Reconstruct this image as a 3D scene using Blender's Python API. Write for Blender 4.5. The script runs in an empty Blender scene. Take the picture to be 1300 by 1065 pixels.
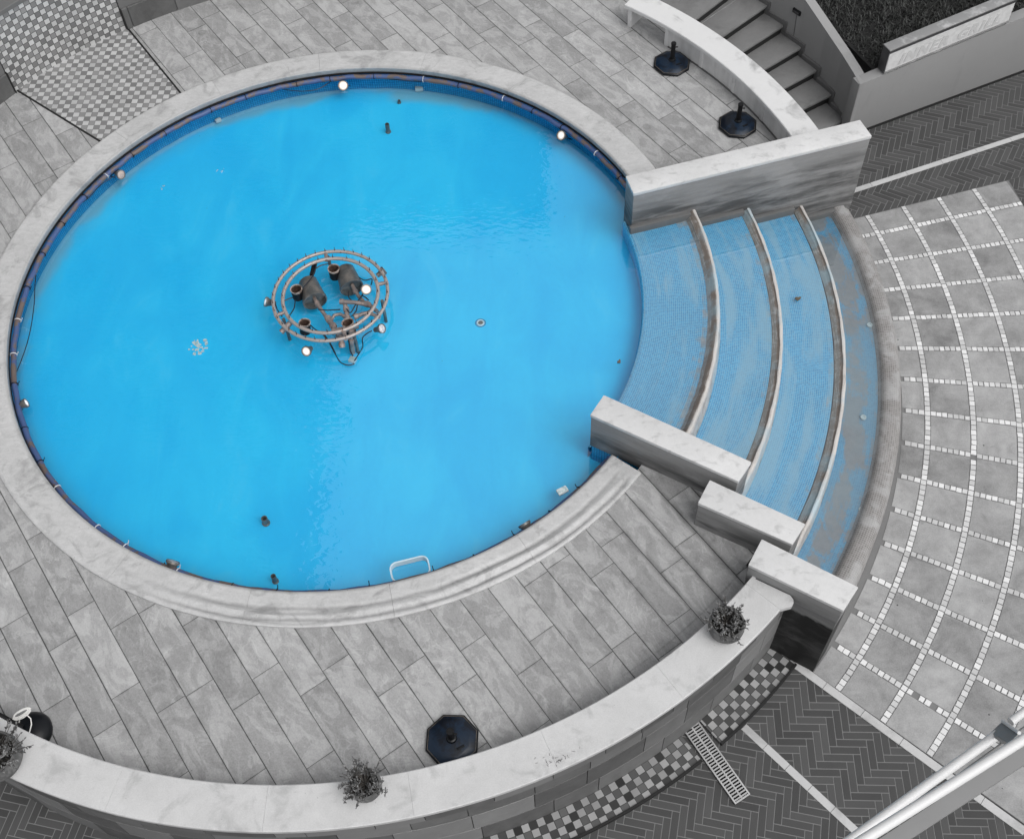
import bpy, bmesh, math, random
from math import sin, cos, pi, radians, hypot, atan2, degrees
from mathutils import Vector, Matrix
random.seed(7)
S = bpy.context.scene
COL = S.collection
CX, CY = -2.144, 7.983            # centre of the round pool
H = 9.7                           # camera height above the deck
PX, PY, F = 650.0, 487.5, 1499.2
_n = Vector((710.3-PX, -(1525.5-PY), -F)).normalized()
_z = -_n
_x = (Vector((1, 0, 0)) - _z*_z.x).normalized()
_y = _z.cross(_x)
ROT = Matrix((_x, _y, _z))        # camera axes -> world

def P(px, py, z=0.0):
    """survey point of the photograph -> world point at height z"""
    d = ROT @ Vector((px-PX, -(py-PY), -F))
    t = (z-H)/d.z
    return Vector((d.x*t, d.y*t, z))

def pol(r, th, z=0.0):
    a = radians(th)
    return Vector((CX+r*cos(a), CY+r*sin(a), z))

# ------------------------------------------------------------------ mesh builder
class MB:
    def __init__(s):
        s.v = []; s.f = []; s.uv = []; s.t = []; s.mi = []
    def face(s, pts, uv=None, tone=0.5, mi=0):
        b = len(s.v); s.v += [tuple(p) for p in pts]
        s.f.append(tuple(range(b, b+len(pts))))
        s.uv.append(uv or [(p[0], p[1]) for p in pts]); s.t.append(tone); s.mi.append(mi)
    def grid(s, rows, uvs=None, closed_u=False, tone=0.5, closed_v=False, mi=0):
        """rows: list of lists of points, shared vertices"""
        b = len(s.v); nr = len(rows); nc = len(rows[0])
        for r in rows: s.v += [tuple(p) for p in r]
        for i in range(nr if closed_v else nr-1):
            for j in range(nc if closed_u else nc-1):
                i2 = (i+1) % nr; j2 = (j+1) % nc
                s.f.append((b+i*nc+j, b+i*nc+j2, b+i2*nc+j2, b+i2*nc+j))
                if uvs: s.uv.append([uvs(i, j), uvs(i, j+1), uvs(i+1, j+1), uvs(i+1, j)])
                else: s.uv.append([(0, 0)]*4)
                s.t.append(tone); s.mi.append(mi)
    def ngon_idx(s, idx, tone=0.5, mi=0):
        s.f.append(tuple(idx)); s.uv.append([(s.v[i][0], s.v[i][1]) for i in idx]); s.t.append(tone); s.mi.append(mi)
    def lathe(s, prof, th0, th1, n, cx=CX, cy=CY, closed=False, caps=False, wob=None, mi=0):
        L = [0]
        pp = prof + ([prof[0]] if closed else [])
        for a, b_ in zip(pp, pp[1:]): L.append(L[-1]+hypot(b_[0]-a[0], b_[1]-a[1]))
        rm = sum(p[0] for p in prof)/len(prof)
        full = abs(th1-th0) >= 359.99
        rows = []
        for k, (r, z) in enumerate(prof):
            row = []
            for j in range(n if full else n+1):
                a = radians(th0+(th1-th0)*j/n)
                dr, dz = wob(k, degrees(a)) if wob else (0, 0)
                row.append((cx+(r+dr)*cos(a), cy+(r+dr)*sin(a), z+dz))
            rows.append(row)
        b = len(s.v)
        s.grid(rows, lambda i, j: (radians(th0+(th1-th0)*j/n)*rm, L[i]), closed_u=full, closed_v=closed, mi=mi)
        if caps and not full:
            nc = n+1
            s.ngon_idx([b+i*nc for i in range(len(prof))], mi=mi)
            s.ngon_idx([b+i*nc+nc-1 for i in range(len(prof)-1, -1, -1)], mi=mi)
        return s
    def box(s, c, sz, rot=None, tone=0.5, mi=0):
        c = Vector(c); hx, hy, hz = sz[0]/2, sz[1]/2, sz[2]/2
        q = [Vector((x, y, z)) for z in (-hz, hz) for y in (-hy, hy) for x in (-hx, hx)]
        if rot is not None: q = [rot @ p for p in q]
        q = [tuple(p+c) for p in q]
        b = len(s.v); s.v += q
        for f in ((0, 2, 3, 1), (4, 5, 7, 6), (0, 1, 5, 4), (2, 6, 7, 3), (0, 4, 6, 2), (1, 3, 7, 5)):
            s.f.append(tuple(b+i for i in f)); s.t.append(tone); s.mi.append(mi)
            s.uv.append([(s.v[b+i][0]+s.v[b+i][2], s.v[b+i][1]+s.v[b+i][2]) for i in f])
        return s
    def prism(s, poly, z0, z1, tone=0.5, mi=0):
        n = len(poly); b = len(s.v)
        if hasattr(z1, '__len__'): zt = z1
        else: zt = [z1]*n
        s.v += [(p[0], p[1], z0) for p in poly] + [(p[0], p[1], zt[i]) for i, p in enumerate(poly)]
        s.ngon_idx([b+i for i in range(n-1, -1, -1)], tone, mi); s.ngon_idx([b+n+i for i in range(n)], tone, mi)
        u = 0
        for i in range(n):
            j = (i+1) % n; l = hypot(poly[j][0]-poly[i][0], poly[j][1]-poly[i][1])
            s.f.append((b+i, b+j, b+n+j, b+n+i)); s.t.append(tone); s.mi.append(mi)
            s.uv.append([(u, z0), (u+l, z0), (u+l, zt[j]), (u, zt[i])]); u += l
        return s
    def tube(s, pts, r, n=10, caps=True, tone=0.5, closed=False, mi=0):
        pts = [Vector(p) for p in pts]; m = len(pts); rows = []; up = None
        rr = r if hasattr(r, '__len__') else [r]*m
        for i, p in enumerate(pts):
            if closed: d = pts[(i+1) % m]-pts[i-1]
            else: d = (pts[min(i+1, m-1)]-pts[max(i-1, 0)])
            d = d.normalized() if d.length > 1e-9 else Vector((0, 0, 1))
            if up is None:
                up = d.orthogonal().normalized()
            up = (up - d*up.dot(d))
            up = up.normalized() if up.length > 1e-6 else d.orthogonal().normalized()
            w = d.cross(up)
            rows.append([tuple(p+(up*cos(2*pi*k/n)+w*sin(2*pi*k/n))*rr[i]) for k in range(n)])
        b = len(s.v)
        s.grid(rows, lambda i, j: (j/n, i*0.05), closed_u=True, closed_v=closed, tone=tone, mi=mi)
        if caps and not closed:
            s.ngon_idx([b+k for k in range(n-1, -1, -1)], tone, mi); s.ngon_idx([b+(m-1)*n+k for k in range(n)], tone, mi)
        return s
    def spin(s, prof, origin, axis=(0, 0, 1), n=24, mi=0, ph=0.0):
        """profile (r, h) around an axis at origin"""
        o = Vector(origin); q = Vector((0, 0, 1)).rotation_difference(Vector(axis).normalized())
        rows = [[tuple(o+q @ Vector((r*cos(2*pi*(k+ph)/n), r*sin(2*pi*(k+ph)/n), h))) for k in range(n)] for r, h in prof]
        s.grid(rows, lambda i, j: (j/n, i*0.1), closed_u=True, mi=mi)
        return s
    def build(s, name, mats, parent=None, bevel=0, seg=2, smooth=False, label=None, weld=False, angle=35):
        me = bpy.data.meshes.new(name)
        me.from_pydata(s.v, [], s.f)
        uvl = me.uv_layers.new(name='UVMap')
        i = 0
        flat = []
        for f in s.uv:
            for q in f: flat += [q[0], q[1]]
        uvl.data.foreach_set('uv', flat)
        at = me.attributes.new('tone', 'FLOAT', 'FACE'); at.data.foreach_set('value', s.t)
        if not isinstance(mats, (list, tuple)): mats = [mats]
        for m in mats: me.materials.append(m)
        me.polygons.foreach_set('material_index', s.mi)
        bm = bmesh.new(); bm.from_mesh(me)
        if weld: bmesh.ops.remove_doubles(bm, verts=bm.verts, dist=1e-5)
        bmesh.ops.recalc_face_normals(bm, faces=bm.faces)
        if name == 'water':
            for f in bm.faces:
                if f.normal.z < 0: f.normal_flip()
        if bevel:
            ed = [e for e in bm.edges if len(e.link_faces) == 2 and e.calc_face_angle(0) > radians(angle)]
            bmesh.ops.bevel(bm, geom=ed, offset=bevel, segments=seg, affect='EDGES', profile=0.6, clamp_overlap=True)
        bm.to_mesh(me); bm.free()
        if smooth or bevel:
            for p in me.polygons: p.use_smooth = True
            try: me.set_sharp_from_angle(angle=radians(40))
            except Exception: pass
        o = bpy.data.objects.new(name, me); COL.objects.link(o)
        if parent:
            o.parent = parent
            o.matrix_parent_inverse = Matrix.Translation(-parent.location)   # parts are modelled in world coordinates
        if label: o['label'] = label
        return o

def tag(o, label=None, cat=None, group=None, kind=None):
    if label: o['label'] = label
    if cat: o['category'] = cat
    if group: o['group'] = group
    if kind: o['kind'] = kind
    return o
def thing(name, loc, label, cat, group=None):
    o = bpy.data.objects.new(name, None); COL.objects.link(o); o.location = loc
    o.empty_display_size = 0.1
    return tag(o, label, cat, group)
def copy_thing(root, loc, label, rotz=0.0):
    c = root.copy(); COL.objects.link(c); c['label'] = label
    for ch in list(root.children):
        d = ch.copy(); COL.objects.link(d); d.parent = c; d.matrix_parent_inverse = ch.matrix_parent_inverse.copy()
        for g in ch.children:
            e = g.copy(); COL.objects.link(e); e.parent = d
    c.location = loc; c.rotation_euler.z = rotz
    return c

# ------------------------------------------------------------------ node helpers
class N:
    """a value socket with arithmetic"""
    def __init__(s, nt, sock): s.nt = nt; s.s = sock
    def _m(s, op, *a):
        n = s.nt.nodes.new('ShaderNodeMath'); n.operation = op
        for i, q in enumerate((s,)+a):
            if isinstance(q, N): s.nt.links.new(q.s, n.inputs[i])
            else: n.inputs[i].default_value = q
        return N(s.nt, n.outputs[0])
    def __add__(s, o): return s._m('ADD', o)
    def __sub__(s, o): return s._m('SUBTRACT', o)
    def __mul__(s, o): return s._m('MULTIPLY', o)
    def __truediv__(s, o): return s._m('DIVIDE', o)
    __radd__ = __add__; __rmul__ = __mul__
    def floor(s): return s._m('FLOOR')
    def frac(s): return s._m('FRACT')
    def abs(s): return s._m('ABSOLUTE')
    def lt(s, o): return s._m('LESS_THAN', o)
    def gt(s, o): return s._m('GREATER_THAN', o)
    def mn(s, o): return s._m('MINIMUM', o)
    def mx(s, o): return s._m('MAXIMUM', o)
    def mod(s, o): return s._m('FLOORED_MODULO', o)
    def pow(s, o): return s._m('POWER', o)
    def sqrt(s): return s._m('SQRT')
    def atan2(s, o): return s._m('ARCTAN2', o)
    def ramp(s, a, b, lo=0.0, hi=1.0, smooth=True):
        n = s.nt.nodes.new('ShaderNodeMapRange'); n.clamp = True
        if smooth: n.interpolation_type = 'SMOOTHSTEP'
        s.nt.links.new(s.s, n.inputs['Value'])
        for k, v in (('From Min', a), ('From Max', b), ('To Min', lo), ('To Max', hi)): n.inputs[k].default_value = v
        return N(s.nt, n.outputs['Result'])

class Mat:
    def __init__(s, name, rough=0.6, spec=0.4, metal=0.0):
        s.m = bpy.data.materials.new(name); s.m.use_nodes = True; s.nt = s.m.node_tree
        s.b = s.nt.nodes['Principled BSDF']; s.out = s.nt.nodes['Material Output']
        s.b.inputs['Roughness'].default_value = rough; s.b.inputs['Metallic'].default_value = metal
        s.b.inputs['Specular IOR Level'].default_value = spec
        s._g = None; s._t = None
    def new(s, t): return s.nt.nodes.new(t)
    def link(s, a, b): s.nt.links.new(a.s if isinstance(a, N) else a, b)
    def pos(s):
        if not s._g: s._g = s.new('ShaderNodeNewGeometry')
        return s._g.outputs['Position']
    def objc(s):
        if not s._t: s._t = s.new('ShaderNodeTexCoord')
        return s._t.outputs['Object']
    def uv(s):
        if not s._t: s._t = s.new('ShaderNodeTexCoord')
        return s._t.outputs['UV']
    def sep(s, v):
        n = s.new('ShaderNodeSeparateXYZ'); s.link(v, n.inputs[0]); return [N(s.nt, o) for o in n.outputs]
    def comb(s, x, y, z=0.0):
        n = s.new('ShaderNodeCombineXYZ')
        for i, q in enumerate((x, y, z)):
            if isinstance(q, N): s.link(q, n.inputs[i])
            else: n.inputs[i].default_value = q
        return n.outputs[0]
    def mapv(s, v, scale=(1, 1, 1), rot=(0, 0, 0), loc=(0, 0, 0)):
        n = s.new('ShaderNodeMapping'); s.link(v, n.inputs[0])
        n.inputs['Scale'].default_value = scale; n.inputs['Rotation'].default_value = rot; n.inputs['Location'].default_value = loc
        return n.outputs[0]
    def noise(s, v, scale=5, detail=4, rough=0.55, dist=0.0, dim='3D'):
        n = s.new('ShaderNodeTexNoise'); s.link(v, n.inputs['Vector'])
        n.inputs['Scale'].default_value = scale; n.inputs['Detail'].default_value = detail
        n.inputs['Roughness'].default_value = rough; n.inputs['Distortion'].default_value = dist
        return N(s.nt, n.outputs['Fac'])
    def white(s, v):
        n = s.new('ShaderNodeTexWhiteNoise'); n.noise_dimensions = '3D'; s.link(v, n.inputs['Vector'])
        return N(s.nt, n.outputs['Value'])
    def voro(s, v, scale=5, feature='F1', rnd=1.0):
        n = s.new('ShaderNodeTexVoronoi'); n.feature = feature; s.link(v, n.inputs['Vector'])
        n.inputs['Scale'].default_value = scale; n.inputs['Randomness'].default_value = rnd
        return N(s.nt, n.outputs['Distance'])
    def attr(s, nm='tone'):
        n = s.new('ShaderNodeAttribute'); n.attribute_name = nm; return N(s.nt, n.outputs['Fac'])
    def rgb(s, c):
        n = s.new('ShaderNodeRGB'); n.outputs[0].default_value = (c[0], c[1], c[2], 1); return n.outputs[0]
    def mix(s, f, a, b):
        n = s.new('ShaderNodeMix'); n.data_type = 'RGBA'
        for q, i in ((f, 0), (a, 6), (b, 7)):
            if isinstance(q, (tuple, list)): n.inputs[i].default_value = (*q[:3], 1)
            elif isinstance(q, (int, float)): n.inputs[i].default_value = q
            else: s.link(q, n.inputs[i])
        return n.outputs[2]
    def grey(s, v):
        """value -> grey colour"""
        return s.comb(v, v, v)
    def scale(s, col, v):
        n = s.new('ShaderNodeVectorMath'); n.operation = 'SCALE'; s.link(col, n.inputs[0]); s.link(v, n.inputs['Scale']); return n.outputs[0]
    def col(s, c):
        if isinstance(c, (tuple, list)): s.b.inputs['Base Color'].default_value = (*c[:3], 1)
        else: s.link(c, s.b.inputs['Base Color'])
        return s
    def bump(s, h, strength=0.3, dist=0.01, inp=None):
        n = s.new('ShaderNodeBump'); n.inputs['Strength'].default_value = strength; n.inputs['Distance'].default_value = dist
        s.link(h, n.inputs['Height']); s.link(n.outputs[0], s.b.inputs['Normal'])
        return s
    def rough(s, v): s.link(v, s.b.inputs['Roughness']); return s
    def cells(s, u, v, pu, pv, gu, gv=None):
        """grid cells: returns (grout mask 0/1, cell id vector, checker 0/1)"""
        if gv is None: gv = gu
        cu = (u/pu).floor(); cv = (v/pv).floor()
        fu = (u/pu).frac(); fv = (v/pv).frac()
        du = fu.mn(1.0+fu*-1.0)*pu; dv = fv.mn(1.0+fv*-1.0)*pv
        g = du.lt(gu/2).mx(dv.lt(gv/2))
        return g, s.comb(cu, cv, 0.0), (cu+cv).mod(2.0)

M = {}
# ---- plain stone kinds
def stone(name, base, var=0.12, scale=3.0, rough=0.6, grain=0.06, bump=0.25, stain=0.0, stain_scale=(1, 1, 1), stain_lo=0.5, speck=0.0, spec=0.35, tint=(1, 1, 1)):
    m = Mat(name, rough, spec); p = m.pos()
    a = m.noise(p, scale, 6, 0.6, 0.4); b = m.noise(p, scale*9, 5, 0.65); c = m.noise(p, 90, 3, 0.6)
    v = 1.0 + (a-0.5)*(2*var) + (b-0.5)*var + (c-0.5)*(2*grain)
    if stain:
        q = m.noise(m.mapv(p, stain_scale), 2.2, 7, 0.62, 0.5)
        v = v*(1.0 + q.ramp(stain_lo, stain_lo+0.22)*(-stain))
    if speck:
        w = m.voro(p, 9.0); v = v*(1.0+w.lt(0.045)*(-speck))
        w2 = m.voro(m.mapv(p, (1, 1, 1), loc=(3, 7, 1)), 26.0); v = v*(1.0+w2.lt(0.06)*(-speck*0.5))
    v = v*base
    m.col(m.comb(v*tint[0], v*tint[1], v*tint[2])); m.bump(b*0.6+c*0.5, bump, 0.004)
    M[name] = m.m; return m

stone('marble_top', 0.56, 0.16, 2.5, 0.5, 0.05, 0.2, stain=0.25, stain_scale=(3, 5, 3), stain_lo=0.50, speck=0.2)
stone('marble_coping', 0.60, 0.12, 2.2, 0.5, 0.04, 0.2, stain=0.28, stain_scale=(1.5, 1.5, 1), stain_lo=0.52, speck=0.25)
stone('ring_parapet_top', 0.50, 0.17, 2.0, 0.6, 0.16, 0.3, stain=0.24, stain_scale=(2, 2, 2), stain_lo=0.50, speck=0.25)
stone('white_bench', 0.60, 0.07, 1.6, 0.5, 0.03, 0.15, stain=0.45, stain_scale=(1.3, 1.3, 1), stain_lo=0.53)
stone('stair_stone', 0.165, 0.22, 4.0, 0.7, 0.06, 0.3, stain=0.3, stain_lo=0.5)
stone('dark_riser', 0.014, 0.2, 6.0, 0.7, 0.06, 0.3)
stone('grey_render', 0.25, 0.06, 1.2, 0.75, 0.02, 0.12, stain=0.10, stain_scale=(2, 2, 0.6), stain_lo=0.55)
stone('dark_render', 0.13, 0.06, 1.2, 0.75, 0.02, 0.12)
stone('clad_dark', 0.13, 0.35, 4.0, 0.6, 0.06, 0.3)
stone('skirting_stone', 0.12, 0.2, 5.0, 0.55, 0.05, 0.2)
stone('beige_strip', 0.46, 0.12, 6, 0.7, 0.06, 0.2, stain=0.3)
stone('plain_paving', 0.10, 0.2, 1.0, 0.8, 0.05, 0.2)
stone('soil', 0.015, 0.4, 12, 0.95, 0.2, 0.8)

# wall face marble: lighter crown, streaky water stains running along the face
m = Mat('marble_face', 0.6, 0.3); p = m.pos(); x, y, z = m.sep(p)
a = m.noise(m.mapv(p, (0.7, 0.7, 4.2)), 1.8, 8, 0.62, 0.25)
b = m.noise(m.mapv(p, (1.2, 1.2, 8.0), loc=(4, 2, 1)), 3.2, 7, 0.7, 0.15); c = m.noise(p, 60, 4, 0.6)
st = (a.ramp(0.36, 0.64) * (z*(-1.0)+0.40).ramp(0.0, 0.36)) * 0.70
w3 = m.noise(m.mapv(p, (0.7, 0.7, 0.9), loc=(1, 6, 3)), 1.6, 5, 0.6).ramp(0.55, 0.62)
v = (1.0+(b-0.5)*0.5+(c-0.5)*0.14)*(1.0+st*(-1.0))*(1.0+w3*0.16)*0.225
m.col(m.comb(v, v, v)); m.bump(b+c*0.4, 0.3, 0.006); M['marble_face'] = m.m

# deck of long stone planks
TH = radians(-54.4)
m = Mat('plank_deck', 0.55, 0.35); x, y, z = m.sep(m.pos())
u = x*cos(TH)+y*sin(TH); v = x*(-sin(TH))+y*cos(TH)
PW, PL = 0.265, 0.94
rw = ((v-0.863)/PW); row = rw.floor(); fr = rw.frac()
rh = m.white(m.comb(row, 3.3, 1.7))
off = row*0.15 - row.mod(2.0)*0.3 - 3.7 + (rh-0.5)*0.22
cu = (u-off)/PL; cell = cu.floor(); fc = cu.frac()
dv = fr.mn(1.0+fr*(-1.0))*PW; du = fc.mn(1.0+fc*(-1.0))*PL
gw = 0.0028+rh*0.0022
g = dv.lt(gw).mx(du.lt(0.0024))
h1 = m.white(m.comb(row, cell, 0.5)); h2 = m.white(m.comb(row, cell, 9.5))
pv = m.comb(u+h1*40.0, v+h2*60.0, 0.0)
n1 = m.noise(m.mapv(pv, (1.0, 1.7, 1), rot=(0, 0, 0.5)), 2.4, 7, 0.6, 1.6)
n2 = m.noise(m.mapv(pv, (2.5, 9.0, 1), rot=(0, 0, -0.35)), 3.0, 6, 0.65, 0.9)
n3 = m.noise(m.pos(), 70, 4, 0.6); n4 = m.noise(m.pos(), 0.8, 4, 0.5)
vein = (m.noise(m.mapv(pv, (1, 1.4, 1), rot=(0, 0, 0.9)), 1.3, 3, 0.5, 2.2)-0.5).abs().ramp(0.0, 0.012, 1.0, 0.0)
edge = n1.ramp(0.50, 0.53)
sp = m.voro(m.pos(), 5.0).lt(0.02)
st1 = m.noise(m.mapv(m.pos(), (1, 1, 1), loc=(2, 5, 0)), 1.1, 8, 0.68, 0.8).ramp(0.53, 0.63)
st2 = m.noise(m.mapv(m.pos(), (1, 1, 1), loc=(9, 1, 0)), 4.5, 7, 0.7, 0.6).ramp(0.58, 0.70)
halo = dv.mn(du).ramp(0.0, 0.016, 1.0, 0.0)*m.noise(m.pos(), 6, 5, 0.65).ramp(0.42, 0.6)
spot = (m.voro(m.mapv(m.pos(), (1, 1, 1), loc=(3.1, 0.7, 0)), 1.15)+(n3-0.5)*0.02).ramp(0.055, 0.075, 1.0, 0.0)
tone = (1.0+(h1-0.5)*0.26+(n1-0.5)*0.56+(edge-0.5)*0.12+(n2-0.5)*0.48+(n3-0.5)*0.55+(m.noise(m.pos(), 28, 5, 0.7)-0.5)*0.40+(n4-0.5)*0.30+vein*0.18*(h2.gt(0.5)))*0.318
tone = tone*(1.0+st1*(-0.12))*(1.0+st2*(-0.14))*(1.0+halo*(-0.30))*(1.0+spot*(-0.16))
gx = x-1.35; gy = y-4.95; grime = ((gx*gx+gy*gy).sqrt()+(n1-0.5)*0.5).ramp(0.35, 1.05, 1.0, 0.0)
tone = tone*(1.0+grime*(dv.ramp(0.0, 0.05, 1.0, 0.0)*(-0.35)+(-0.08)))
tone = tone*(1.0+sp*(-0.6))
tone = tone*(1.0+g*(-0.80))
m.col(m.comb(tone, tone, tone*1.0)); m.bump(n2*0.5+n3*0.3+g*(-1.2), 0.3, 0.004); m.rough(n1.ramp(0.3, 0.7, 0.45, 0.62)); M['plank_deck'] = m.m

def mosaic(name, pu, pv, gr, c_lo, c_hi, grout, checker=False, rough=0.35, var=1.0, worldrot=None, dirt=None, uvm=True, dirt_mask=None, blot=0.1, specv=0.4):
    m = Mat(name, rough, specv)
    if worldrot is None: u, v, _ = m.sep(m.uv())
    else:
        x, y, _ = m.sep(m.pos()); a, ou, ov = worldrot
        u = x*cos(a)+y*sin(a)-ou; v = x*(-sin(a))+y*cos(a)-ov
    u = u+50*pu; v = v+50*pv
    g, cid, ch = m.cells(u, v, pu, pv, gr)
    h = m.white(cid)
    if checker:
        f = ch*0.72+h*0.28; f = f.ramp(0.0, 1.0, smooth=False)
    else: f = h
    col = m.mix(f, c_lo, c_hi)
    nb = m.noise(m.pos(), 1.7, 5, 0.6, 0.5); col = m.scale(col, 1.0+(nb-0.5)*(4*blot))
    col = m.mix(g, col, grout)
    if dirt:
        col = dirt(m, col, u, v)
    m.col(col); m.bump(g*(-1.0)+h*0.3, 0.35, 0.003); M[name] = m.m; return m

# checkered travertine mosaics
mosaic('mosaic_wall', 0.0715, 0.0715, 0.007, (0.13, 0.13, 0.13), (0.50, 0.50, 0.50), (0.05, 0.05, 0.05), checker=True, rough=0.5, blot=0.12)
mosaic('mosaic_floor', 0.0745, 0.0745, 0.004, (0.14, 0.14, 0.14), (0.46, 0.46, 0.46), (0.11, 0.11, 0.11), checker=True, worldrot=(radians(-1), 0, 0), rough=0.5, blot=0.1)
mosaic('mosaic_bed', 0.072, 0.070, 0.006, (0.012, 0.012, 0.012), (0.32, 0.32, 0.32), (0.03, 0.03, 0.03), checker=True, rough=0.5, blot=0.2)

def scale_dirt(m, col, u, v):
    # limescale and rust towards the lips: the wear measured along the radius
    x, y, z = m.sep(m.pos())
    r = ((x-CX)*(x-CX)+(y-CY)*(y-CY)).sqrt()
    n = m.noise(m.pos(), 3.2, 6, 0.65, 0.8); n2 = m.noise(m.pos(), 9.0, 5, 0.7)
    d = m.attr('tone')
    k = (d + (n-0.5)*1.3 + (n2-0.5)*0.5).ramp(0.58, 0.95)
    brown = m.mix(n2.ramp(0.35, 0.65), (0.18, 0.145, 0.12), (0.36, 0.35, 0.34))
    col = m.mix(k*0.85, col, brown)
    pale = (m.noise(m.comb(r*5.0, y*0.9, 2.0), 1.0, 4, 0.55, 0.4)+(r-4.1).gt(0.0)*0.10).ramp(0.53, 0.72)*0.55
    return m.mix(pale, col, (0.30, 0.50, 0.62))
mosaic('blue_tile', 0.0205, 0.0205, 0.0034, (0.022, 0.26, 0.55), (0.045, 0.38, 0.70), (0.26, 0.56, 0.70), rough=0.25, dirt=scale_dirt, blot=0.08)
mosaic('pool_wall_tile', 0.028, 0.028, 0.005, (0.020, 0.26, 0.52), (0.035, 0.34, 0.62), (0.008, 0.11, 0.26), rough=0.25, blot=0.08)

# weathered channel floor: blue tiles worn through to screed
def worn(m, col, u, v):
    n = m.noise(m.mapv(m.pos(), (1.5, 0.8, 1)), 2.6, 7, 0.66, 0.8); n2 = m.noise(m.pos(), 14, 4, 0.6)
    brown = m.mix(n2, (0.16, 0.13, 0.115), (0.30, 0.255, 0.22))
    a = m.attr('tone')
    k = ((n-0.5)*2.6+(a-0.5)*1.1+(n2-0.5)*0.7).ramp(-0.22, 0.22)
    sil = m.noise(m.pos(), 1.1, 4, 0.5).ramp(0.45, 0.65)*0.35
    return m.mix(sil, m.mix(k*0.8, col, brown), (0.22, 0.32, 0.38))
mosaic('worn_blue_tile', 0.0205, 0.0205, 0.0026, (0.03, 0.21, 0.40), (0.05, 0.29, 0.50), (0.13, 0.32, 0.44), rough=0.3, dirt=worn, blot=0.15)
def rimdirt(m, col, u, v):
    n = m.noise(m.mapv(m.pos(), (2, 2, 2)), 2.0, 5, 0.6, 0.5)
    return m.mix(n.ramp(0.45, 0.62)*0.7, col, m.mix(m.noise(m.pos(), 9, 5, 0.7), (0.22, 0.22, 0.22), (0.46, 0.46, 0.46)))
mosaic('grey_tile', 0.0225, 0.0225, 0.0045, (0.15, 0.145, 0.14), (0.22, 0.21, 0.205), (0.30, 0.29, 0.285), rough=0.4, dirt=rimdirt, blot=0.15)
# lip: pale limescale stone with brown streaks
m = Mat('limescale_lip', 0.45, 0.5); p = m.pos(); u, v, _ = m.sep(m.uv())
n = m.noise(m.comb(u*1.2, v*26.0, 0.0), 3, 6, 0.7, 0.6); n2 = m.noise(p, 11, 6, 0.7, 0.6); n3 = m.noise(p, 45, 3, 0.6)
at_ = m.attr('tone'); c = m.mix((n*0.5+n2*0.4+n3*0.1+(at_-0.5)*(-0.30)).ramp(0.38, 0.58), (0.20, 0.165, 0.14), (0.50, 0.48, 0.46))
c = m.mix(m.noise(p, 2.2, 4, 0.6).ramp(0.44, 0.64)*0.55, c, (0.30, 0.47, 0.56))
m.col(c); m.bump(n*0.5+n2+n3*0.3, 0.5, 0.006); M['limescale_lip'] = m.m

# pool paint
m = Mat('blue_paint', 0.6, 0.3); p = m.pos(); x, y, z = m.sep(p)
r = ((x-CX)*(x-CX)+(y-CY)*(y-CY)).sqrt()
n1 = m.noise(p, 0.55, 4, 0.5, 0.8); n2 = m.noise(m.mapv(p, (1.6, 0.55, 1), rot=(0, 0, -0.35)), 1.3, 5, 0.6, 1.2); n3 = m.noise(p, 22, 4, 0.6)
c = m.mix((n1*0.55+n2*0.45).ramp(0.34, 0.66), (0.010, 0.47, 0.88), (0.022, 0.56, 0.94))
c = m.mix(n2.ramp(0.56, 0.70)*0.10, c, (0.16, 0.55, 0.86))
c = m.scale(c, 1.0+(n3-0.5)*0.07)
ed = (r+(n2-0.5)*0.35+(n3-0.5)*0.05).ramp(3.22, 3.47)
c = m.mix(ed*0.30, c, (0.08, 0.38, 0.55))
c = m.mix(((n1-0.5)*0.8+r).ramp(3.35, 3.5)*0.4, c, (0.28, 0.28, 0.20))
sp = m.voro(p, 3.3).lt(0.016); c = m.mix(sp*0.7, c, (0.02, 0.10, 0.16))
m.col(c); M['blue_paint'] = m.m

def simple(name, c, rough=0.5, metal=0.0, spec=0.5, var=0.0, scale=20, bump=0.0, c2=None, lo=0.45, hi=0.6, emit=None):
    m = Mat(name, rough, spec, metal)
    if c2 is not None:
        n = m.noise(m.pos(), scale, 5, 0.65, 0.4); col = m.mix(n.ramp(lo, hi), c, c2); m.col(col)
        if bump: m.bump(n, bump, 0.004)
    elif var:
        n = m.noise(m.pos(), scale, 5, 0.65); col = m.scale(m.rgb(c), 1.0+(n-0.5)*(2*var)); m.col(col)
        if bump: m.bump(n, bump, 0.004)
    else: m.col(c)
    if emit:
        m.b.inputs['Emission Color'].default_value = (1.0, 0.97, 0.92, 1); m.b.inputs['Emission Strength'].default_value = emit
    M[name] = m.m; return m
simple('blue_pipe', (0.05, 0.085, 0.20), 0.5, c2=(0.12, 0.09, 0.08), scale=5.5, lo=0.47, hi=0.56, bump=0.2)
simple('rusty_pipe', (0.20, 0.175, 0.17), 0.5, metal=0.25, c2=(0.33, 0.26, 0.23), scale=16, bump=0.3)
simple('ring_tube', (0.36, 0.32, 0.30), 0.45, metal=0.3, c2=(0.20, 0.11, 0.08), scale=34, lo=0.56, hi=0.68, bump=0.25)
simple('pump_metal', (0.10, 0.105, 0.105), 0.42, metal=0.45, c2=(0.20, 0.185, 0.17), scale=9, lo=0.4, hi=0.66, bump=0.25)
simple('rust_dark', (0.05, 0.028, 0.02), 0.8, c2=(0.10, 0.06, 0.045), scale=30)
simple('black_rubber', (0.005, 0.005, 0.006), 0.55, spec=0.25, var=0.3)
simple('cable_black', (0.008, 0.012, 0.02), 0.45)
simple('cup_rim', (0.42, 0.36, 0.32), 0.4, metal=0.2, c2=(0.15, 0.11, 0.09), scale=25)
m = Mat('lamp_lit', 0.2, 0.6); u, v, _ = m.sep(m.uv()); ray = ((u*12.0).frac()-0.5).abs().ramp(0.36, 0.5)
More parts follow.
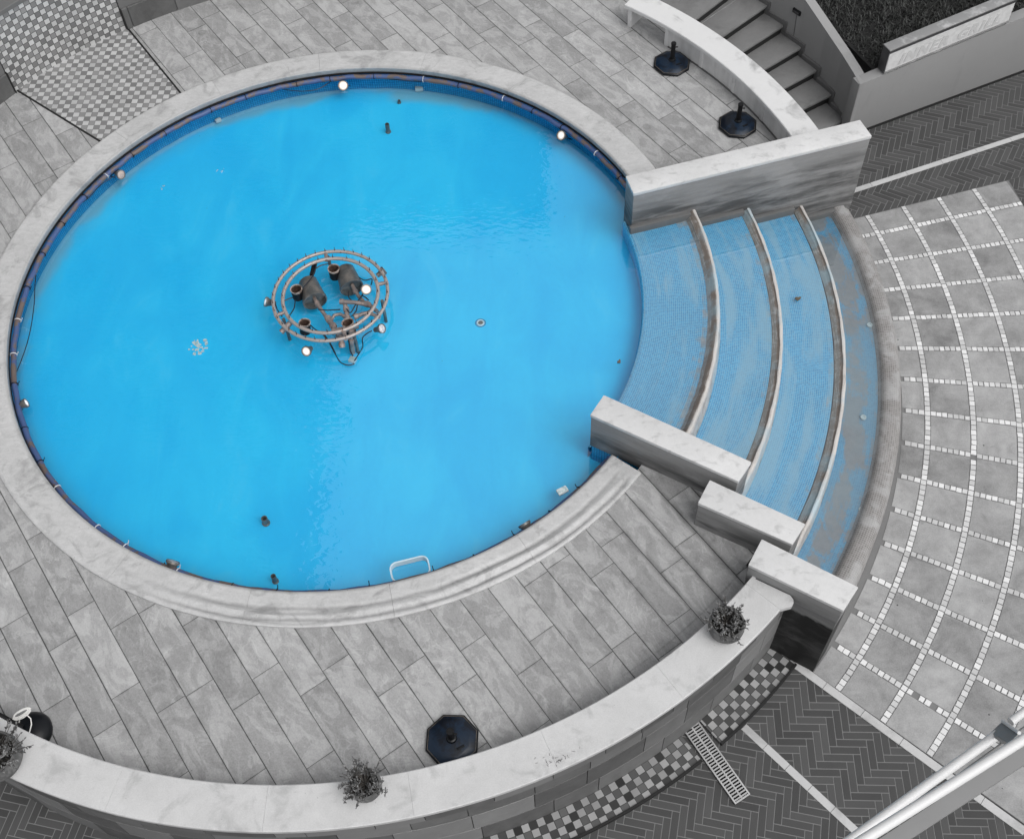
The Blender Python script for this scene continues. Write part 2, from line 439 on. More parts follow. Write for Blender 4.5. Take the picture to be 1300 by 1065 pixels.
n = m.noise(m.pos(), 60, 3, 0.6); e_ = v.ramp(0.07, 0.19)
c = m.mix(e_, (0.86, 0.85, 0.83), (0.50, 0.40, 0.32)); c = m.scale(c, (1.0+ray*(-0.22))*(0.82+n*0.36)); m.col(c)
m.link(m.scale(c, 0.45+n*0.0), m.b.inputs['Emission Color']); m.b.inputs['Emission Strength'].default_value = 0.8; M['lamp_lit'] = m.m
simple('lamp_glass', (0.62, 0.60, 0.60), 0.25, c2=(0.35, 0.36, 0.40), scale=60)
simple('lamp_beige', (0.46, 0.36, 0.31), 0.4, c2=(0.32, 0.28, 0.26), scale=50)
simple('box_grey', (0.42, 0.50, 0.52), 0.5, var=0.1)
simple('white_plastic', (0.50, 0.64, 0.72), 0.35, var=0.04)
simple('peeled', (0.60, 0.66, 0.66), 0.6, c2=(0.36, 0.48, 0.50), scale=30)
simple('base_plastic', (0.004, 0.005, 0.007), 0.35, spec=0.3, var=0.3, scale=8)
simple('base_panel', (0.006, 0.016, 0.034), 0.32, spec=0.35, c2=(0.003, 0.005, 0.010), scale=6)  # navy reflections of the bases painted into the cover colour
simple('base_edge', (0.10, 0.085, 0.07), 0.5, c2=(0.03, 0.03, 0.03), scale=12)
simple('rope_white', (0.75, 0.74, 0.72), 0.7, var=0.1)
simple('pot_grey', (0.085, 0.085, 0.085), 0.6, c2=(0.14, 0.14, 0.14), scale=14, bump=0.3)
simple('succulent', (0.06, 0.06, 0.06), 0.6, c2=(0.26, 0.26, 0.26), scale=22)
simple('stem_dark', (0.05, 0.045, 0.04), 0.8, var=0.3)
simple('grass_blades', (0.022, 0.024, 0.022), 0.8, c2=(0.085, 0.088, 0.085), scale=9, lo=0.4, hi=0.7)
simple('rail_white', (0.62, 0.62, 0.62), 0.45, var=0.05, scale=6)
simple('plate_grey', (0.20, 0.20, 0.20), 0.45, var=0.1)
simple('slab_grey', (0.22, 0.22, 0.22), 0.7, var=0.1, scale=5)
simple('sign_white', (0.55, 0.55, 0.55), 0.45, c2=(0.64, 0.64, 0.64), scale=14, lo=0.35, hi=0.65)
simple('sign_letter', (0.51, 0.51, 0.51), 0.5, var=0.1)
simple('sign_dark', (0.055, 0.055, 0.058), 0.4, metal=0.2, var=0.2, scale=8)
simple('brushed_metal', (0.30, 0.30, 0.30), 0.4, metal=0.4, c2=(0.52, 0.52, 0.52), scale=5, lo=0.5, hi=0.72)
simple('grate_metal', (0.40, 0.40, 0.40), 0.45, metal=0.2, var=0.2)
simple('void', (0.008, 0.008, 0.008), 0.9)
simple('leaf_brown', (0.09, 0.075, 0.055), 0.7, var=0.3)
simple('facade', (0.075, 0.075, 0.075), 0.8, var=0.1, scale=1.2)
simple('facade_glass', (0.03, 0.03, 0.035), 0.15, var=0.1)
simple('facade_trim', (0.12, 0.12, 0.12), 0.7, var=0.1)
# bricks, plaza slabs and cobbles: tone comes from the face attribute (each stone its own shade)
def tonal(name, base, amp, grain=0.1, rough=0.7, cl=0.15, bump=0.3, speck=0.0):
    m = Mat(name, rough, 0.35); p = m.pos(); t = m.attr('tone')
    a = m.noise(p, 2.6, 6, 0.62, 0.8); b = m.noise(p, 11, 5, 0.65); c = m.noise(p, 80, 3, 0.6)
    v = (1.0+(t-0.5)*(2*amp)+(a-0.5)*(2*cl)+(b-0.5)*cl+(c-0.5)*(2*grain))
    if speck:
        v = v*(1.0+m.voro(p, 4.2).lt(0.035)*(-speck)); v = v*(1.0+m.noise(p, 6, 5, 0.6, 1).ramp(0.60, 0.72)*(-0.15))
    v = v*base
    m.col(m.comb(v, v, v)); m.bump(b*0.5+c*0.5, bump, 0.004); M[name] = m.m
tonal('herringbone_brick', 0.058, 0.22, 0.12, 0.75, 0.14)
tonal('mortar_pale', 0.20, 0.0, 0.1, 0.85, 0.15)
tonal('plaza_slab', 0.268, 0.17, 0.30, 0.65, 0.60, speck=0.8)
tonal('cobble_white', 0.56, 0.22, 0.08, 0.7, 0.08)
tonal('joint_dark', 0.17, 0.0, 0.1, 0.9, 0.15)

# water: a clear rippled film, reflecting by Fresnel
def water(name, ior, tint, bumpk, scale):
    m = Mat(name); nt = m.nt; nt.nodes.remove(m.b)
    tr = m.new('ShaderNodeBsdfTransparent'); tr.inputs['Color'].default_value = (*tint, 1)
    gl = m.new('ShaderNodeBsdfGlossy'); gl.inputs['Roughness'].default_value = 0.02
    mx = m.new('ShaderNodeMixShader'); bp = m.new('ShaderNodeBump'); bp.inputs['Strength'].default_value = 1.0; bp.inputs['Distance'].default_value = bumpk
    n1 = m.noise(m.mapv(m.pos(), (1.0, 1.9, 1), rot=(0, 0, 0.25)), scale, 2, 0.4, 0.5)
    m.link(n1, bp.inputs['Height']); m.link(bp.outputs[0], gl.inputs['Normal'])
    # Schlick reflectance, the same from above and below
    dt = m.new('ShaderNodeVectorMath'); dt.operation = 'DOT_PRODUCT'; m.link(bp.outputs[0], dt.inputs[0]); m.pos(); m.link(m._g.outputs['Incoming'], dt.inputs[1])
    c_ = N(nt, dt.outputs['Value']).abs().mn(1.0)
    f_ = (1.0+c_*(-1.0)).pow(5.0)*(1.0-ior)+ior
    m.link(f_, mx.inputs[0]); m.link(tr.outputs[0], mx.inputs[1]); m.link(gl.outputs[0], mx.inputs[2])
    m.link(mx.outputs[0], m.out.inputs['Surface']); M[name] = m.m
water('pool_water', 0.14, (0.93, 0.99, 1.0), 0.0016, 9.0)
water('step_water', 0.22, (0.93, 0.985, 1.0), 0.0003, 6.0)

# ------------------------------------------------------------------ GROUND AND SETTING
g = MB(); zg = -0.965
g.face([(-300, -300, zg), (300, -300, zg), (300, 400, zg), (-300, 400, zg)])
tag(g.build('ground', M['plain_paving']), kind='structure')

# deck: plank stone around the pool, ending under the marble walls
def deck_end(r):
    return 325.5 if r < 4.55 else (323.0 if r < 5.12 else 320.0)
d = MB()
rings = [3.78, 4.15, 4.54, 4.551, 5.0, 5.119, 5.121, 5.45]
rows = []
for r in rings:
    e = deck_end(r-0.0005); row = []
    for j in range(161):
        th = 16.3+(e-16.3)*j/160; row.append(pol(r, th, 0.0))
    rows.append(row)
d.grid(rows)
# the landing behind the bench, up to the stairs
d.grid([[pol(r, 52.3+(100-52.3)*j/30, 0.0) for j in range(31)] for r in (5.45, 6.2, 7.2)])
d.grid([[pol(r, 16.6+(52.3-16.6)*j/40, 0.0) for j in range(41)] for r in (5.45, 5.568)])
tag(d.build('deck', M['plank_deck'], weld=True), kind='structure')
# side of the deck above the steps, closed under the walls
# mosaic carpet between wall and pool
mf = MB()
mf.grid([[pol(r, 125.3+(142.6-125.3)*j/20, 0.004) for j in range(21)] for r in (3.80, 4.6, 5.40)])
tag(mf.build('mosaic_floor', M['mosaic_floor']), kind='structure')
for th, in ((125.3,), (142.6,)):
    e = MB(); a = pol(3.83, th); b = pol(5.38, th); t = (b-a).normalized(); n_ = Vector((-t.y, t.x, 0))*0.011
    e.prism([a-n_, b-n_, b+n_, a+n_], 0.001, 0.009)
    tag(e.build('floor_edging', M['dark_riser']), kind='structure')

# ------------------------------------------------------------------ POOL
pool = thing('round_pool', (CX, CY, 0), 'large round sunken pool with bright blue floor and marble rim', 'pool')
fl = MB()
fl.grid([[pol(r, 360*j/96, -0.34) for j in range(96)] for r in (0.02, 1.0, 2.0, 3.0, 3.56)], closed_u=True)
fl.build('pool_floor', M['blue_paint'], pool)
pw = MB(); pw.lathe([(3.535, -0.36), (3.535, -0.03)], 17, 326.5, 150); pw.build('pool_wall', M['pool_wall_tile'], pool)
pe = MB(); pe.lathe([(3.205, -0.36), (3.205, -0.145), (3.213, -0.128), (3.235, -0.12)], -37, 18, 60)
pe.build('overflow_wall', M['blue_tile'], pool, smooth=True)
# coping slabs (one ring, worn groove along the near side)
def sstep(a, b, x):
    t = max(0.0, min(1.0, (x-a)/(b-a))); return t*t*(3-2*t)
def relief(r, th):
    """worn double groove of the near rim"""
    th = th % 360
    w = sstep(236, 252, th)*(1-sstep(319.5, 322, th))*(0.55+0.45*sin(radians(th*5+30))**2)
    wv = 0.012*sin(radians(th*7))+0.007*sin(radians(th*19+40))
    g = lambda c, s_: math.exp(-((r-c-wv)/s_)**2)
    return w*(-0.016*g(3.668, 0.022)+0.014*g(3.722, 0.020)-0.016*g(3.775, 0.018))+0.0006*sin(th*1.9+r*30)
cp = MB()
nslab = 15; t0, t1 = 17.5, 322.6
for i in range(nslab):
    a = t0+(t1-t0)*i/nslab+0.016; b = t0+(t1-t0)*(i+1)/nslab-0.016
    prof = [(3.50, -0.045), (3.492, -0.03), (3.492, 0.018)]+[(3.50+0.322*q/22, 0.030) for q in range(23)]+[(3.832, 0.018), (3.832, -0.045)]
    wb = lambda k, th, prof=prof: (0, relief(prof[k][0], th)-(0.003 if k in (3, 25) else 0)) if 3 <= k <= 25 else (0, 0)
    cp.lathe(prof, a, b, 40, closed=True, caps=True, wob=wb)
m = Mat('pool_rim_marble', 0.5, 0.35); p = m.pos(); x, y, z = m.sep(p)
dx_ = x-CX; dy_ = y-CY; rr_ = (dx_*dx_+dy_*dy_).sqrt(); th_ = dy_.atan2(dx_)          # radians, near rim about -2.1 .. -0.65
a = m.noise(p, 2.0, 6, 0.6, 0.6); b = m.noise(m.mapv(p, (1, 2.2, 1), rot=(0, 0, 0.6)), 12, 5, 0.68, 0.5); c = m.noise(p, 80, 3, 0.6)
v_ = (1.0+(a-0.5)*0.44+(b-0.5)*0.52+(c-0.5)*0.30)*(1.0+m.noise(p, 3.4, 7, 0.68, 1.0).ramp(0.50, 0.66)*(-0.26))
rw_ = rr_+(a-0.5)*0.05
arc = th_.ramp(-2.05, -1.75)*th_.ramp(-0.70, -0.66, 1.0, 0.0)
s1 = (rw_-3.668).abs().ramp(0.0, 0.034, 1.0, 0.0); s2 = (rw_-3.778).abs().ramp(0.0, 0.030, 1.0, 0.0)
v_ = v_*(1.0+arc*(s1*0.9+s2*1.0)*(a.ramp(0.25, 0.6)*0.5+0.5)*(-0.42))
v_ = v_*(1.0+m.voro(p, 9.0).lt(0.05)*(-0.3))*(1.0+(rr_*(-1.0)+3.53+(b-0.5)*0.06).ramp(0.0, 0.03)*(-0.25))*0.45
m.col(m.comb(v_, v_, v_)); m.bump(b*0.6+c*0.4, 0.22, 0.004); M['pool_rim_marble'] = m.m
cp.build('coping', M['pool_rim_marble'], pool, smooth=True)
cb = MB(); cb.lathe([(3.503, -0.05), (3.503, -0.01), (3.83, -0.01), (3.83, 0.001)], t0, t1, 150); cb.build('coping_bed', M['dark_riser'], pool)

w = MB()
w.grid([[pol(r, 360*j/120, -0.165) for j in range(120)] for r in (0.02, 1.2, 2.4, 3.20)], closed_u=True)
w.grid([[pol(r, 16+(326-16)*j/120, -0.165) for j in range(121)] for r in (3.20, 3.53)])
tag(w.build('water', M['pool_water'], weld=True), kind='structure')

# ------------------------------------------------------------------ CASCADE STEPS
cas = thing('cascade_steps', (2.2, 7.6, 0), 'curved blue tiled water steps falling from the pool to the plaza', 'fountain steps')
def strip(name, mat, prof, tones, a0, a1=16.6, n=70, smooth=True):
    b = MB(); b.lathe([(q[0], q[1]) for q in prof], a0, a1, n)
    nc = n
    for i in range(len(prof)-1):
        for j in range(n):
            f = j/n
            e = max(0.0, (f-0.93)/0.07)*0.55                 # tone rises towards the tall wall
            b.t[i*nc+j] = tones[i]+e
    return b.build(name, M[mat], cas, smooth=smooth)
def basin(r0, r1, z, a0, mat='blue_tile', tn=None):
    k = 10; pr = [(r0+(r1-r0)*i/k, z-0.008*sin(pi*i/k)) for i in range(k+1)]
    return strip('basin', mat, pr, tn or [0.05]*6+[0.12, 0.3, 0.5, 0.62], a0)
basin(3.235, 3.90, -0.125, -34.6, tn=[0.0]*6+[0.1, 0.3, 0.55, 0.72])
basin(4.035, 4.57, -0.285, -34.2, tn=[0.42, 0.40, 0.3, 0.2, 0.12, 0.1, 0.15, 0.25, 0.45, 0.62])
basin(4.700, 5.24, -0.475, -37.2, tn=[0.25, 0.2, 0.1, 0.05, 0.05, 0.05, 0.1, 0.2, 0.4, 0.6])
basin(5.380, 5.74, -0.675, -40.2, mat='worn_blue_tile', tn=[0.2, 0.4, 0.6, 0.7, 0.7, 0.65, 0.55, 0.4, 0.25, 0.4])
def lip(r0, zf, rc, zc, r1, zd, a0, wd_):
    pr = [(r0, zf), (rc-wd_, zf+(zc-zf)*0.55), (rc-wd_*0.5, zc-0.014), (rc-0.016, zc-0.003), (rc-0.004, zc), (rc+0.010, zc-0.004), (rc+0.019, zc-0.018), (rc+0.024, zc-0.05), (r1, zd)]
    tn = [0.75, 0.9, 0.8, 0.35, 0.15, 0.2, 0.3, 0.45]
    b = MB(); b.lathe(pr, a0, 16.6, 160, wob=lambda k, th: (0.002*sin(th*0.9+k)+0.0015*sin(th*2.1), 0.001*sin(th*1.1+k)))
    for i in range(len(pr)-1):
        for j in range(160): b.t[i*160+j] = tn[i]
    b.build('lip', M['limescale_lip'], cas, smooth=True)
lip(3.885, -0.125, 3.985, -0.03, 4.035, -0.285, -34.8, 0.060)
lip(4.575, -0.285, 4.660, -0.228, 4.70, -0.475, -34.8, 0.035)
lip(5.250, -0.475, 5.340, -0.415, 5.38, -0.675, -38.0, 0.032)
b = MB(); b.lathe([(5.735, -0.675), (5.765, -0.625), (5.79, -0.60), (5.82, -0.592), (5.87, -0.592), (5.92, -0.602), (5.955, -0.632), (5.975, -0.68), (5.985, -0.97)], -40.3, 16.6, 120)
b.build('outer_rim', M['grey_tile'], cas, smooth=True)
for p_ in ((1104, 413), (1096, 530), (1094, 647)):
    q = P(*p_, -0.672); dn = MB(); dn.spin([(0.0, 0.004), (0.016, 0.004), (0.018, 0.010), (0.030, 0.010), (0.032, 0.0)], q, n=20)
    dn.build('drain_ring', M['box_grey'], cas, smooth=True)
for r0, r1, z, a0 in ((3.215, 3.945, -0.082, -34.6), (4.03, 4.615, -0.248, -34.2), (4.69, 5.295, -0.440, -37.2), (5.37, 5.755, -0.640, -40.2)):
    ws = MB(); ws.grid([[pol(r, a0+(16.6-a0)*j/50, z) for j in range(51)] for r in (r0, (r0+r1)/2, r1)])
    tag(ws.build('water', M['step_water']), kind='structure')

# brown leaf lying in the third basin
def leaf(p, s, rz, label):
    b = MB(); R = Matrix.Rotation(rz, 3, 'Z'); pts = []
    for i in range(12):
        a = 2*pi*i/12; rr = s*(1+0.25*cos(3*a)+0.15*sin(5*a)); pts.append(Vector(p)+R @ Vector((rr*cos(a)*1.2, rr*sin(a)*0.8, 0.003*sin(2*a))))
    b.v = [tuple(q) for q in pts]+[tuple(q-Vector((0, 0, 0.004))) for q in pts]
    b.ngon_idx(range(12)); b.ngon_idx(range(23, 11, -1))
    for i in range(12): b.ngon_idx([i, i+12, (i+1) % 12+12, (i+1) % 12])
    tag(b.build('dead_leaf', M['leaf_brown']), label, 'leaf')
leaf(P(1013, 379, -0.430), 0.030, 0.4, 'brown dead leaf lying in the third water step from the pool')
leaf(P(786, 459, -0.155), 0.022, 1.2, 'small dark leaf in the pool water near the first step')

# ------------------------------------------------------------------ MARBLE WALLS BESIDE THE STEPS
def offset_poly(poly, d):
    c = Vector((sum(p[0] for p in poly)/len(poly), sum(p[1] for p in poly)/len(poly)))
    out = []
    for i, p in enumerate(poly):
        a = Vector(poly[i-1][:2]); b_ = Vector(p[:2]); c_ = Vector(poly[(i+1) % len(poly)][:2])
        e1 = (b_-a).normalized(); e2 = (c_-b_).normalized()
        n1 = Vector((e1.y, -e1.x)); n2 = Vector((e2.y, -e2.x)); k = d/max(0.3, 1+n1.dot(n2))
        out.append(b_+(n1+n2)*k)
    return out
def marble_wall(poly, ztop, zbot, label, capt=0.045, tiled=None, dark=None):
    c = sum((Vector((p[0], p[1], 0)) for p in poly), Vector())/len(poly)
    t = thing('marble_wall', (c.x, c.y, zbot), label, 'wall', 'marble walls beside the water steps')
    b = MB(); b.prism(offset_poly(poly, -0.006), (tiled if tiled else zbot), ztop-capt-0.003); b.build('wall_block', M['marble_face'], t, bevel=0.006)
    b = MB(); b.prism(poly, ztop-capt, ztop); b.build('coping', M['marble_top'], t, bevel=0.008)
    if tiled:
        b = MB(); b.prism(offset_poly(poly, -0.02), zbot, tiled+0.001); b.build('tiled_base', M['pool_wall_tile'], t)
    return t
TW = [(0.99, 8.83), (3.647, 9.613), (3.56, 9.87), (0.92, 9.09)]
tw = marble_wall(TW, 0.47, -1.0, 'tall long marble wall above the water steps, furthest from the camera')
b = MB(); a = Vector((0.985, 8.815)); e = (Vector((3.647, 9.613))-Vector((0.99, 8.83))).normalized()
nn = Vector((e.y, -e.x))
for s0, s1, zt, zb in ((-0.01, 0.70, -0.035, -0.20), (0.75, 1.36, -0.215, -0.33), (1.43, 2.0, -0.385, -0.5), (2.07, 2.72, -0.60, -0.72)):
    A = a+e*s0; B = a+e*s1; b.prism([A+nn*0.03, B+nn*0.03, B-nn*0.02, A-nn*0.02], zb, zt)
b.build('plinth', M['skirting_stone'], tw, bevel=0.006)
marble_wall([(0.424, 6.03), (1.72, 5.29), (1.86, 5.49), (0.56, 6.25)], 0.47, -0.60, 'longest of the three near marble wall blocks, touching the pool water', tiled=-0.075)
marble_wall([(1.346, 5.109), (2.125, 4.683), (2.264, 4.881), (1.473, 5.341)], 0.42, -0.80, 'middle short marble wall block between two others beside the water steps')
b3 = marble_wall([(1.714, 4.473), (2.453, 4.041), (2.612, 4.252), (1.857, 4.716)], 0.47, 0.18, 'marble wall block at the plaza end, over a base coloured black by stains and corner shade')
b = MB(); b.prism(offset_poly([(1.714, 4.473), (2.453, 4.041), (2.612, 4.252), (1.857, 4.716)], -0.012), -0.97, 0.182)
m = Mat('stained_shaded_stone', 0.6, 0.35); n = m.noise(m.mapv(m.pos(), (1, 1, 2.5)), 2.5, 6, 0.65, 0.8); n2 = m.noise(m.pos(), 20, 4, 0.6)  # near-black colour holds both the stains and the corner's occlusion
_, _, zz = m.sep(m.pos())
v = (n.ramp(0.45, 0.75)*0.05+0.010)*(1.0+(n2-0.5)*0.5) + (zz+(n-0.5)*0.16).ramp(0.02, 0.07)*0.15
m.col(m.comb(v, v, v)); m.bump(n2, 0.3, 0.005); M['stained_shaded_stone'] = m.m
b.build('stained_shaded_base', M['stained_shaded_stone'], b3)

# ------------------------------------------------------------------ RETAINING PARAPET (near side)
rp = thing('curved_parapet', tuple(pol(5.45, 270, -0.95)), 'low curved parapet with broad pale coping around the near side of the deck', 'parapet')
b = MB(); b.lathe([(5.29, -0.02), (5.29, 0.245), (5.595, 0.245), (5.595, -0.97), (5.30, -0.97)], 184, 319.8, 130, closed=False)
b.build('wall_core', M['clad_dark'], rp)
b = MB()
rr = random.Random(3)
th = 184.0
for lay, (z0, z1) in enumerate(((-0.95, -0.56), (-0.555, -0.16), (-0.155, 0.06), (0.065, 0.235))):
    th = 184.0
    while th < 319.4:
        dt = rr.uniform(4, 7) if lay != 3 else rr.uniform(2.5, 6); e = min(th+dt, 319.6)
        k = len(b.f); b.lathe([(5.60, z0), (5.612+0.006*(lay == 3), z0+0.004), (5.612+0.006*(lay == 3), z1-0.004), (5.60, z1)], th+0.04, e-0.04, 4, caps=True)
        tn = rr.random()
        for q in range(k, len(b.f)): b.t[q] = tn
        th = e
tonal('cladding_stone', 0.15, 0.42, 0.1, 0.55, 0.3)
b.build('cladding', M['cladding_stone'], rp)
b = MB()
segs = [184, 200, 215, 229, 243, 256, 269, 281, 293, 305, 316.9]
for a0, a1 in zip(segs, segs[1:]):
    b.lathe([(5.272, 0.25), (5.272, 0.293), (5.28, 0.30), (5.625, 0.30), (5.633, 0.293), (5.633, 0.25)], a0+0.0, a1-0.012, 24, closed=True, caps=True)
# rounded end resting against the wall block
end = [pol(5.275, 316.9, 0)]
for k in range(9): end.append(pol(5.275+0.0, 316.9+2.2*k/8, 0)) if k else None
poly = [pol(5.275, 316.9)]+[pol(5.275, 316.9+3.0*k/5) for k in range(1, 6)]
poly += [Vector((1.79, 4.42, 0)), Vector((2.07, 4.262, 0))]
q0 = Vector((2.07, 4.262, 0)); q1 = pol(5.633, 317.5)
poly += [Vector((2.090, 4.225, 0)), Vector((2.088, 4.19, 0)), Vector((2.068, 4.160, 0)), Vector((2.030, 4.150, 0)), pol(5.633, 316.9)]
poly = [p for p in poly]
b.prism([(p.x, p.y) for p in poly], 0.25, 0.30)
b.build('coping', M['ring_parapet_top'], rp, smooth=True)

# mosaic bed at the foot of the parapet
bed = MB(); bed.lathe([(5.613, -0.915), (5.875, -0.915)], 285, 306.3, 40); bed.lathe([(5.613, -0.915), (5.875, -0.915)], 308.6, 319.0, 24)
tag(bed.build('mosaic_bed', M['mosaic_bed']), kind='structure')
kb = MB(); kb.lathe([(5.875, -0.97), (5.875, -0.905), (5.897, -0.905), (5.897, -0.97)], 285, 306.3, 40, caps=True); kb.lathe([(5.875, -0.97), (5.875, -0.905), (5.897, -0.905), (5.897, -0.97)], 308.6, 319.0, 24, caps=True)
tag(kb.build('mosaic_bed_kerb', M['dark_riser']), kind='structure')
# drain grate
gc = (P(866, 925, -0.93)+P(886, 914, -0.93))/2; gd = ((P(905, 976, -0.93)+P(924, 972, -0.93))/2-gc); gd.z = 0; gd.normalize()
gr = thing('drain_grate', (gc.x, gc.y, -0.93), 'slotted metal drain grate crossing the checkered bed below the parapet', 'drain')
gl_ = 0.78; gwid = 0.165; gs = Vector((-gd.y, gd.x, 0))
Rg = Matrix((gd, gs, Vector((0, 0, 1)))).transposed()
b = MB(); mid = gc+gd*(gl_/2)
b.box(mid-Vector((0, 0, 0.02)), (gl_, gwid, 0.01), Rg); b.build('channel', M['void'], gr)
b = MB()
for sgn in (-1, 1): b.box(mid+gs*(sgn*(gwid/2-0.007)), (gl_, 0.014, 0.016), Rg)
for sgn in (-1, 1): b.box(mid+gd*(sgn*(gl_/2-0.008)), (0.016, gwid-0.029, 0.016), Rg)
b.build('frame', M['grate_metal'], gr, bevel=0.002)
b = MB(); nb = 27
for i in range(nb): b.box(mid+gd*(-gl_/2+0.028+(gl_-0.056)*i/(nb-1)), (0.012, gwid-0.030, 0.012), Rg)
b.box(mid, (gl_-0.035, 0.014, 0.010), Rg); b.build('bars', M['grate_metal'], gr)

# ------------------------------------------------------------------ PLAZA (radial slabs and cobbles)
ZP = -0.95
A0, A1 = -40.55, 16.2
def ang_line(k): return -6.0+3.89*k
bands = [5.985, 6.31, 6.78, 7.25, 7.72, 8.19]
base = MB(); base.grid([[pol(r, A0+(A1-A0)*j/60, ZP-0.004) for j in range(61)] for r in (5.95, 7.0, 8.19)])
tag(base.build('plaza_bed', M['joint_dark']), kind='structure')
sl = MB(); co = MB(); rr = random.Random(5)
edges = [A0]+[ang_line(k) for k in range(-8, 6)]+[A1]
hw = 0.030
def arcquad(bld, r0, r1, a0, a1, z, tone, n=3):
    ro = [[pol(r, a0+(a1-a0)*j/n, z) for j in range(n+1)] for r in (r0, r1)]
    bld.grid(ro, tone=tone)
for bi in range(len(bands)-1):
    r0 = bands[bi]+(hw if bi else 0.06); r1 = bands[bi+1]-hw
    for ei in range(len(edges)-1):
        rm = (r0+r1)/2; da = degrees(hw/rm)
        a0 = edges[ei]+(da if ei else 0); a1 = edges[ei+1]-(da if ei < len(edges)-2 else 0)
        if bi == 4 and a1 > 13.6: pass
        if a1-a0 > 0.3: arcquad(sl, r0+0.004, r1-0.004, a0+0.03, a1-0.03, ZP, rr.random())
# radial cobble strips
for ei in range(1, len(edges)-1):
    th = edges[ei]; t = Vector((cos(radians(th)), sin(radians(th)), 0)); n_ = Vector((-t.y, t.x, 0))
    for bi in range(len(bands)-1):
        ra = bands[bi]+(hw if bi else 0.095); rb_ = bands[bi+1]-hw
        if bi == 0 and th < -30: ra += 0.02
        L_ = rb_-ra; nn_ = max(1, round(L_/0.062))
        for i in range(nn_):
            if rr.random() < 0.003: continue
            c = pol(ra+L_*(i+0.5)/nn_, th, 0); h = L_/nn_/2-0.004+rr.uniform(-0.002, 0.001); w_ = 0.026+rr.uniform(-0.002, 0.001)
            jx = n_*rr.uniform(-0.002, 0.002); s_ = [c+jx+t*(h*sx+rr.uniform(-0.002, 0.002))+n_*(w_*sy+rr.uniform(-0.002, 0.002)) for sx, sy in ((-1, -1), (1, -1), (1, 1), (-1, 1))]
            co.prism([(p.x, p.y) for p in s_], ZP-0.003, ZP+0.004, tone=rr.random()**1.3)
# circular cobble bands
for bi in (1, 2, 3, 4):
    R_ = bands[bi]; n_c = round(radians(A1-A0)*R_/0.062)
    for i in range(n_c):
        if rr.random() < 0.003: continue
        th = A0+(A1-A0)*(i+0.5)/n_c; t = Vector((cos(radians(th)), sin(radians(th)), 0)); n_ = Vector((-t.y, t.x, 0)); c = pol(R_, th, 0)
        h = 0.026; w_ = 0.0265
        s_ = [c+t*(h*sx+rr.uniform(-0.002, 0.002))+n_*(w_*sy+rr.uniform(-0.002, 0.002)) for sx, sy in ((-1, -1), (1, -1), (1, 1), (-1, 1))]
        co.prism([(p.x, p.y) for p in s_], ZP-0.003, ZP+0.004, tone=rr.random()**1.3)
tag(sl.build('plaza', M['plaza_slab']), kind='structure')
tag(co.build('plaza_cobble_bands', M['cobble_white']), kind='structure')
# pale border strip of the plaza
def flat_strip(pa, pb, wdt, z0, z1, name='pale_strip', mat='beige_strip', nseg=6):
    d_ = (pb-pa); d_.z = 0; L_ = d_.length; d_.normalize(); n_ = Vector((-d_.y, d_.x, 0))*(wdt/2); bb = MB()
    for i in range(nseg):
        a = pa+d_*(L_*i/nseg+0.002); c = pa+d_*(L_*(i+1)/nseg-0.002)
        bb.prism([((a-n_).x, (a-n_).y), ((c-n_).x, (c-n_).y), ((c+n_).x, (c+n_).y), ((a+n_).x, (a+n_).y)], z0, z1, tone=random.random())
    return tag(bb.build(name, M[mat]), kind='structure')
flat_strip(pol(5.80, -40.95), pol(8.2, -40.95), 0.075, ZP-0.01, ZP+0.010)
q0 = P(1088, 241, ZP); q1 = P(1300, 172, ZP); dd = (q1-q0).normalized()
flat_strip(q0-dd*0.3, q1+dd*1.8, 0.066, ZP-0.01, ZP+0.004, nseg=9)
q0 = P(944, 922, ZP); q1 = P(1001, 975, ZP); dd = (q1-q0).normalized()
flat_strip(q0, q1+dd*1.0, 0.070, ZP-0.01, ZP+0.004)

